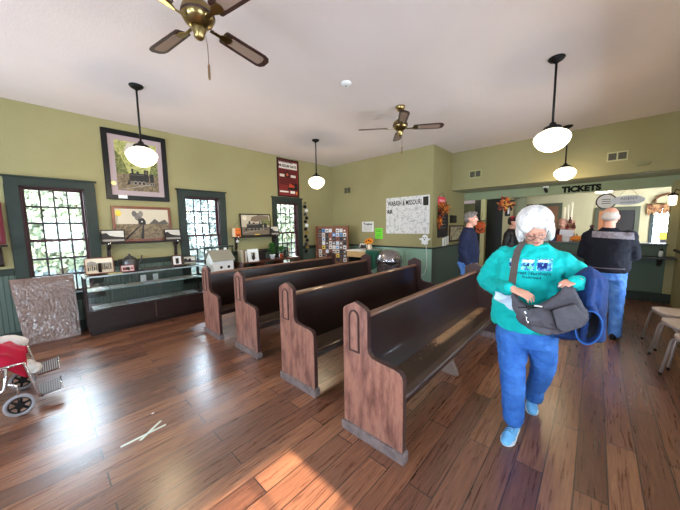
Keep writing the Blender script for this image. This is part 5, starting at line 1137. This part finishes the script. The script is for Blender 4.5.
for k, (y, z) in enumerate(((.292, 1.005), (.283, .975), (.275, .95))): MB().tube([(BX_-.07, y, z+.015), (BX_-.072, y-.008, z), (BX_-.07, y-.002, z-.012)], .0045).obj('zip_pull', mat('bright_pull', (.8, .8, .82), .25, metal=.8), t)
MB().box(BX_-.058, BX_-.05, .205, .245, 1.055, 1.062).obj('small_tab', M(214, 210, 206), t)
STR = M(84, 74, 68, .8)
pth = [(2.36, .300, 1.43), (2.28, .365, 1.425), (2.20, .39, 1.37), (2.175, .395, 1.30), (2.15, .395, 1.22), (2.10, .388, 1.15), (2.04, .372, 1.115)]
pp = []
for p in pth:
    p = Vector(p); h = sb.ray_cast(Vector((1.6, p.y, p.z)), Vector((1, 0, 0)), 1.2)
    if h[0] and p.z > 1.17 and h[0].x < 2.34: p.x = h[0].x-.018
    pp.append(p)
mb = MB(); R_ = []
for k, p in enumerate(pp):
    w_ = .0215; R_.append([mb.bm.verts.new(p+Vector((dx, s*w_, 0))) for s, dx in ((-1, -.002), (1, -.002), (1, .002), (-1, .002))])
for k in range(len(R_)-1):
    for j in range(4): mb.bm.faces.new((R_[k][j], R_[k][(j+1) % 4], R_[k+1][(j+1) % 4], R_[k+1][j]))
mb.bm.faces.new(R_[0]); mb.bm.faces.new(R_[-1]); mb.obj('strap', STR, t)
MB().tube([(2.03, .135, 1.17), (2.015, .14, 1.185), (2.02, .125, 1.20)], .004).obj('strap_clip', mat('clip_metal', (.7, .7, .72), .3, metal=.9), t)
# napkin
mb = MB(); G = []
for i in range(13):
    row = []
    for j in range(13):
        u, v = i/12, j/12; y = .49-.135*u; z = 1.085-.11*v*(.45+.55*u)-.015*math.sin(u*3); x = 2.12+.018*math.sin(u*8+v*5)+.012*noise.noise(Vector((u*6, v*6, 2)))
        row.append(mb.bm.verts.new((x, y, z)))
    G.append(row)
for i in range(12):
    for j in range(12): mb.bm.faces.new((G[i][j], G[i+1][j], G[i+1][j+1], G[i][j+1]))
o = mb.obj('paper_napkin', M(206, 222, 236, .8), smooth=True); md = o.modifiers.new('s', 'SOLIDIFY'); md.thickness = .004; tag(o, 'crumpled pale blue paper napkin under the woman\'s right hand', 'napkin')
# navy jacket over the left arm
NAVY = mat('navy_fleece', srgb((20, 40, 84)), .9, var=(5, srgb((36, 66, 124)), .4, .7), bump=(10, .5))
t = thing('navy_jacket', 'navy blue jacket draped over the woman\'s left forearm, empty sleeve hanging', 'jacket', (2.3, .0, .8))
mb = MB()
NA, NZ_ = 72, 26; G = []
for j in range(NZ_+1):
    v = j/NZ_; row = []
    for i in range(NA):
        a = 2*PI*i/NA; zb = .80+.055*math.sin(a*1-1.9)+.02*math.sin(3*a); z = 1.275*(1-v)+zb*v
        grow = min(1, (v*6)**.5); pl = (.10+.10*v)*math.sin(6*a+1.5*v+.6)+.05*math.sin(11*a+2+3*v)
        rx, ry = .185*grow*(1+.10*v), (.078+.030*v)*grow
        cx, cy = 2.285+.07*v, .012+.012*v
        row.append(mb.bm.verts.new((cx+rx*math.cos(a)*(1+pl*.5), cy+ry*math.sin(a)*(1+pl)-.012*math.cos(2*a)*v, z-.02*math.cos(a)*(1-v))))
    G.append(row)
for j in range(NZ_):
    for i in range(NA): mb.bm.faces.new((G[j][i], G[j][(i+1) % NA], G[j+1][(i+1) % NA], G[j+1][i]))
mb.bm.faces.new(G[0]); mb.bm.faces.new(G[-1][::-1])
jb = blob('jacket_body', mb, NAVY, t, .007, 4, amp=.004, freq=10, seed=9)
# hanging sleeve: open tube, pale edge, dark disc painted for the shade inside
sl = [(2.24, .03, 1.10, .03, .05), (2.20, .02, 1.04, .045, .085), (2.16, .008, .985, .052, .10), (2.11, -.002, .955, .055, .108), (2.085, -.004, .95, .056, .108)]
mb = MB(); rings = []
for x, y, z, ry, rz in sl: rings.append([mb.bm.verts.new((x-.03*math.sin(a), y+ry*math.cos(a)+.25*rz*math.sin(a)*-.3, z+rz*math.sin(a))) for a in [2*PI*j/28 for j in range(28)]])
for k in range(4):
    for j in range(28): mb.bm.faces.new((rings[k][j], rings[k][(j+1) % 28], rings[k+1][(j+1) % 28], rings[k+1][j]))
ed = [v.co.copy() for v in rings[-1]]
so = mb.obj('empty_sleeve', NAVY, t, smooth=True); md = so.modifiers.new('s', 'SOLIDIFY'); md.thickness = .007
MB().lathe([(.048, 0), (.048, .003)], (0, 0, 0), M(10, 12, 20, .9)).obj('dark_mouth_disc', None, so)
so.children[0].data.transform(rootmat(so)); so.children[0].data.transform(Matrix.Translation((2.135, .002, .965)) @ Matrix.Diagonal((1, 1.0, 1.9, 1)) @ Matrix.Rotation(-PI/2, 4, 'Y')); so.children[0].data.transform(rootmat(so).inverted())
MB().tube(ed+[ed[0]], .004, seg=6, cap=False).obj('sleeve_edge', M(44, 96, 170, .8), so)

# ---- generic clothed adult, local: faces +X
def adult(label, loc, yaw, top_m, leg_m, hair_m, bald=0, arms='down', jacket=True, hs=1.0, girth=1.0, legs=True, cap_m=None, look=(0, 0), shoe_m=None, height=1.75):
    P_ = thing('person', label, 'person', loc, yaw); s = height/1.75; g = girth
    def V(x, y, z): return (x*s, y*s*g, z*s)
    RM = P_.matrix_basis
    H = hx(Vector((.03*s, 0, 1.635*s)), look[0], look[1], 0, hs)
    mb = MB(); head(mb, H, jaw=1.12, nose=1.1); mb.cap(V(-.01, 0, 1.42), (.01*s, 0, 1.54*s), .062, .058)
    mb.loft([(0, 0, .85*s, .12*g, .16*g, 0), (.01, 0, 1.0*s, .13*g, .15*g, 0), (0, 0, 1.2*s, .12*g, .17*g, 0), (-.01, 0, 1.36*s, .10*g, .17*g, 0), (-.01, 0, 1.45*s, .06, .08, 0)])
    A = {'down': [(0, .20, 1.37), (-.03, .25, 1.10), (.06, .235, .88)], 'counter': [(0, .165, 1.37), (.03, .205, 1.13), (.26, .12, 1.10)], 'paper': [(0, .19, 1.36), (.02, .23, 1.12), (.24, .10, 1.16)]}[arms]
    sl = MB()
    for q in (-1, 1):
        pts = [Vector(V(x, y*q, z)) for x, y, z in A]; limb(mb, pts, [.055, .044, .03]); d = (pts[2]-pts[1]).normalized()
        hand(mb, pts[2], d+Vector((0, -.15*q, 0)), (0, -q, -.2) if arms == 'down' else (0, -.2*q, -1), curl=.35, size=1.0, thumb=-q if arms == 'down' else q)
        limb(sl, [pts[0]+Vector((0, -.01*q, .005)), pts[1], pts[2]-d*.03], [.080*g**.5, .066*g**.5, .046])
    hipz = .88*s
    if legs:
        for q in (-1, 1): limb(mb, [V(0, .09*q, .86), V(.012, .107*q, .48), V(-.018, .113*q, .08)], [.09, .06, .045])
    b = blob('body', mb, SKIN, P_, .0075, 3, local=True)
    b2 = MB()
    b2.loft([(0, 0, .90*s, .150*g, .185*g, 0), (.005, 0, .95*s, .160*g, .195*g, 0), (.01, 0, 1.08*s, .160*g, .19*g, 0), (0, 0, 1.22*s, .150*g, .20*g, 0), (-.01, 0, 1.34*s, .132*g**.5, .205*g, 0), (-.012, 0, 1.42*s, .10, .15, 0), (-.012, 0, 1.465*s, .078, .088, 0), (-.012, 0, 1.49*s, .07, .072, 0)], seg=28)
    tmp = sl.bm; me = bpy.data.meshes.new('t'); tmp.to_mesh(me); b2.bm.from_mesh(me); bpy.data.meshes.remove(me)
    top = blob('jacket', b2, top_m, P_, .011, 4, amp=.007, freq=6, seed=len(label), local=True)
    if legs:
        mb = MB(); mb.loft([(0, 0, .80*s, .135*g, .17*g, 0), (0, 0, .90*s, .140*g, .175*g, 0), (0, 0, .97*s, .13*g, .165*g, 0)], seg=24)
        mb.ell((-.05, .075*g, .88*s), (.10, .085, .10)); mb.ell((-.05, -.075*g, .88*s), (.10, .085, .10))
        for q in (-1, 1): limb(mb, [V(0, .088*q, .84), V(.015, .102*q, .60), V(.012, .108*q, .46), V(-.015, .115*q, .20), V(-.02, .115*q, .075)], [.106, .085, .073, .066, .066])
        blob('jeans', mb, leg_m, P_, .010, 4, amp=.006, freq=8, seed=4, local=True)
        for q in (-1, 1):
            pr_ = MB(); h_ = RM @ Vector((-.075, .105*q*g*s, 0)); t_ = RM @ Vector((.20, .125*q*g*s, 0)); shoe(P_, h_, t_, shoe_m or BLACK, M(40, 38, 38))
    bw = hair_m; face_bits_local(b, H, bw, P_)
    # hair
    mb = MB(); hn = lambda c, r: bmesh.ops.create_icosphere(mb.bm, subdivisions=3, radius=1, matrix=H @ Matrix.Translation(c) @ Matrix.Diagonal((*r, 1)))
    if bald: hn((-.05, 0, -.005), (.063, .083, .045)); hn((-.03, .0, .01), (.05, .084, .035)); hn((-.065, 0, .03), (.05, .07, .04))
    elif hair_m: hn((-.022, 0, .050), (.097, .084, .080)); hn((-.055, 0, .0), (.062, .078, .062)); hn((.04, 0, .095), (.05, .06, .032))
    if hair_m: blob('hair', mb, hair_m, P_, .007, 1, amp=.004, freq=34, seed=1, local=True)
    if cap_m:
        c = MB(); bmesh.ops.create_icosphere(c.bm, subdivisions=3, radius=1, matrix=H @ Matrix.Translation((-.012, 0, .06)) @ Matrix.Diagonal((.105, .090, .075, 1)))
        bmesh.ops.create_icosphere(c.bm, subdivisions=3, radius=1, matrix=H @ Matrix.Translation((.11, 0, .045)) @ Matrix.Diagonal((.065, .065, .009, 1)))
        blob('cap', c, cap_m, P_, .007, 1, local=True)
    return P_, top, b, H
def face_bits_local(par, H, brow, root):
    R0 = rootmat(root); face_bits(par, R0 @ H, brow=brow)
NVT = mat('navy_pullover', srgb((24, 30, 56)), .85, bump=(12, .4)); BKT = mat('black_fleece', srgb((16, 16, 26)), .9, bump=(14, .4))
GREYH = mat('grey_hair', srgb((132, 122, 116)), .7, var=(30, srgb((92, 84, 80)), .4, .6))
adult('grey haired man in a navy pullover standing past the pews, looking to the right', (5.02, 1.60, 0), math.radians(-86), NVT, DENIM2, GREYH, height=1.76, girth=1.0)
mR, topR, _, HR = adult('balding man in black jacket with grey back yoke, seen from behind at the counter', (5.14, -.135, 0), math.radians(-6), BKT, DENIM2, mat('light_grey_hair', srgb((190, 176, 166)), .7), bald=1, arms='counter', girth=1.19, height=1.74, hs=1.05)
tb = bvh(topR)
conform(tb, 'grey_yoke', [[(4.6, .03, 1.44), (4.6, -.36, 1.42), (4.6, -.37, 1.33), (4.6, .03, 1.36)]], mat('grey_yoke_cloth', srgb((138, 130, 136)), .85, var=(30, srgb((108, 100, 108)), .4, .6)), topR, (1, 0, 0), off=.005, res=14)
conform(tb, 'hem_stripe', [[(4.6, .04, .962), (4.6, -.31, .962), (4.6, -.31, .952), (4.6, .04, .952)]], M(110, 96, 108), topR, (1, 0, 0), off=.004, res=14)
adult('person in a black jacket and black and red cap behind the woman\'s right shoulder', (7.1, 1.36, 0), math.radians(-100), mat('black_leather', srgb((30, 28, 30)), .4, bump=(9, .5)), DENIM, mat('dark_hair', srgb((50, 40, 36)), .7), cap_m=mat('black_red_cap', srgb((40, 26, 30)), .7, var=(7, srgb((190, 34, 50)), .52, .56)), height=1.70)
pB, _, _, _ = adult('bald man in a maroon jacket reading a paper behind the ticket counter', (8.75, .62, 0), math.radians(175), mat('maroon_jacket', srgb((70, 40, 44)), .85), M(50, 48, 54, .8), GREYH, bald=1, arms='paper', height=1.66, look=(0, .35))
o = MB().box(-.003, .003, -.13, .13, -.15, .13, M(226, 226, 234, .8)).obj('held_paper'); o.location = (8.42, .50, 1.27); o.rotation_euler = (.1, .3, .1); tag(o, 'white sheet of paper held by the bald man behind the counter', 'paper')

# give single-mesh things an origin at their own base
for o in list(COL.objects):
    if o.type == 'MESH' and o.parent is None and o.location.length < 1e-6 and not o.get('kind'):
        vs = [v.co for v in o.data.vertices]; c = Vector(((min(v.x for v in vs)+max(v.x for v in vs))/2, (min(v.y for v in vs)+max(v.y for v in vs))/2, min(v.z for v in vs)))
        o.data.transform(Matrix.Translation(-c)); o.location = c
        for ch in o.children: ch.data.transform(Matrix.Translation(-c))
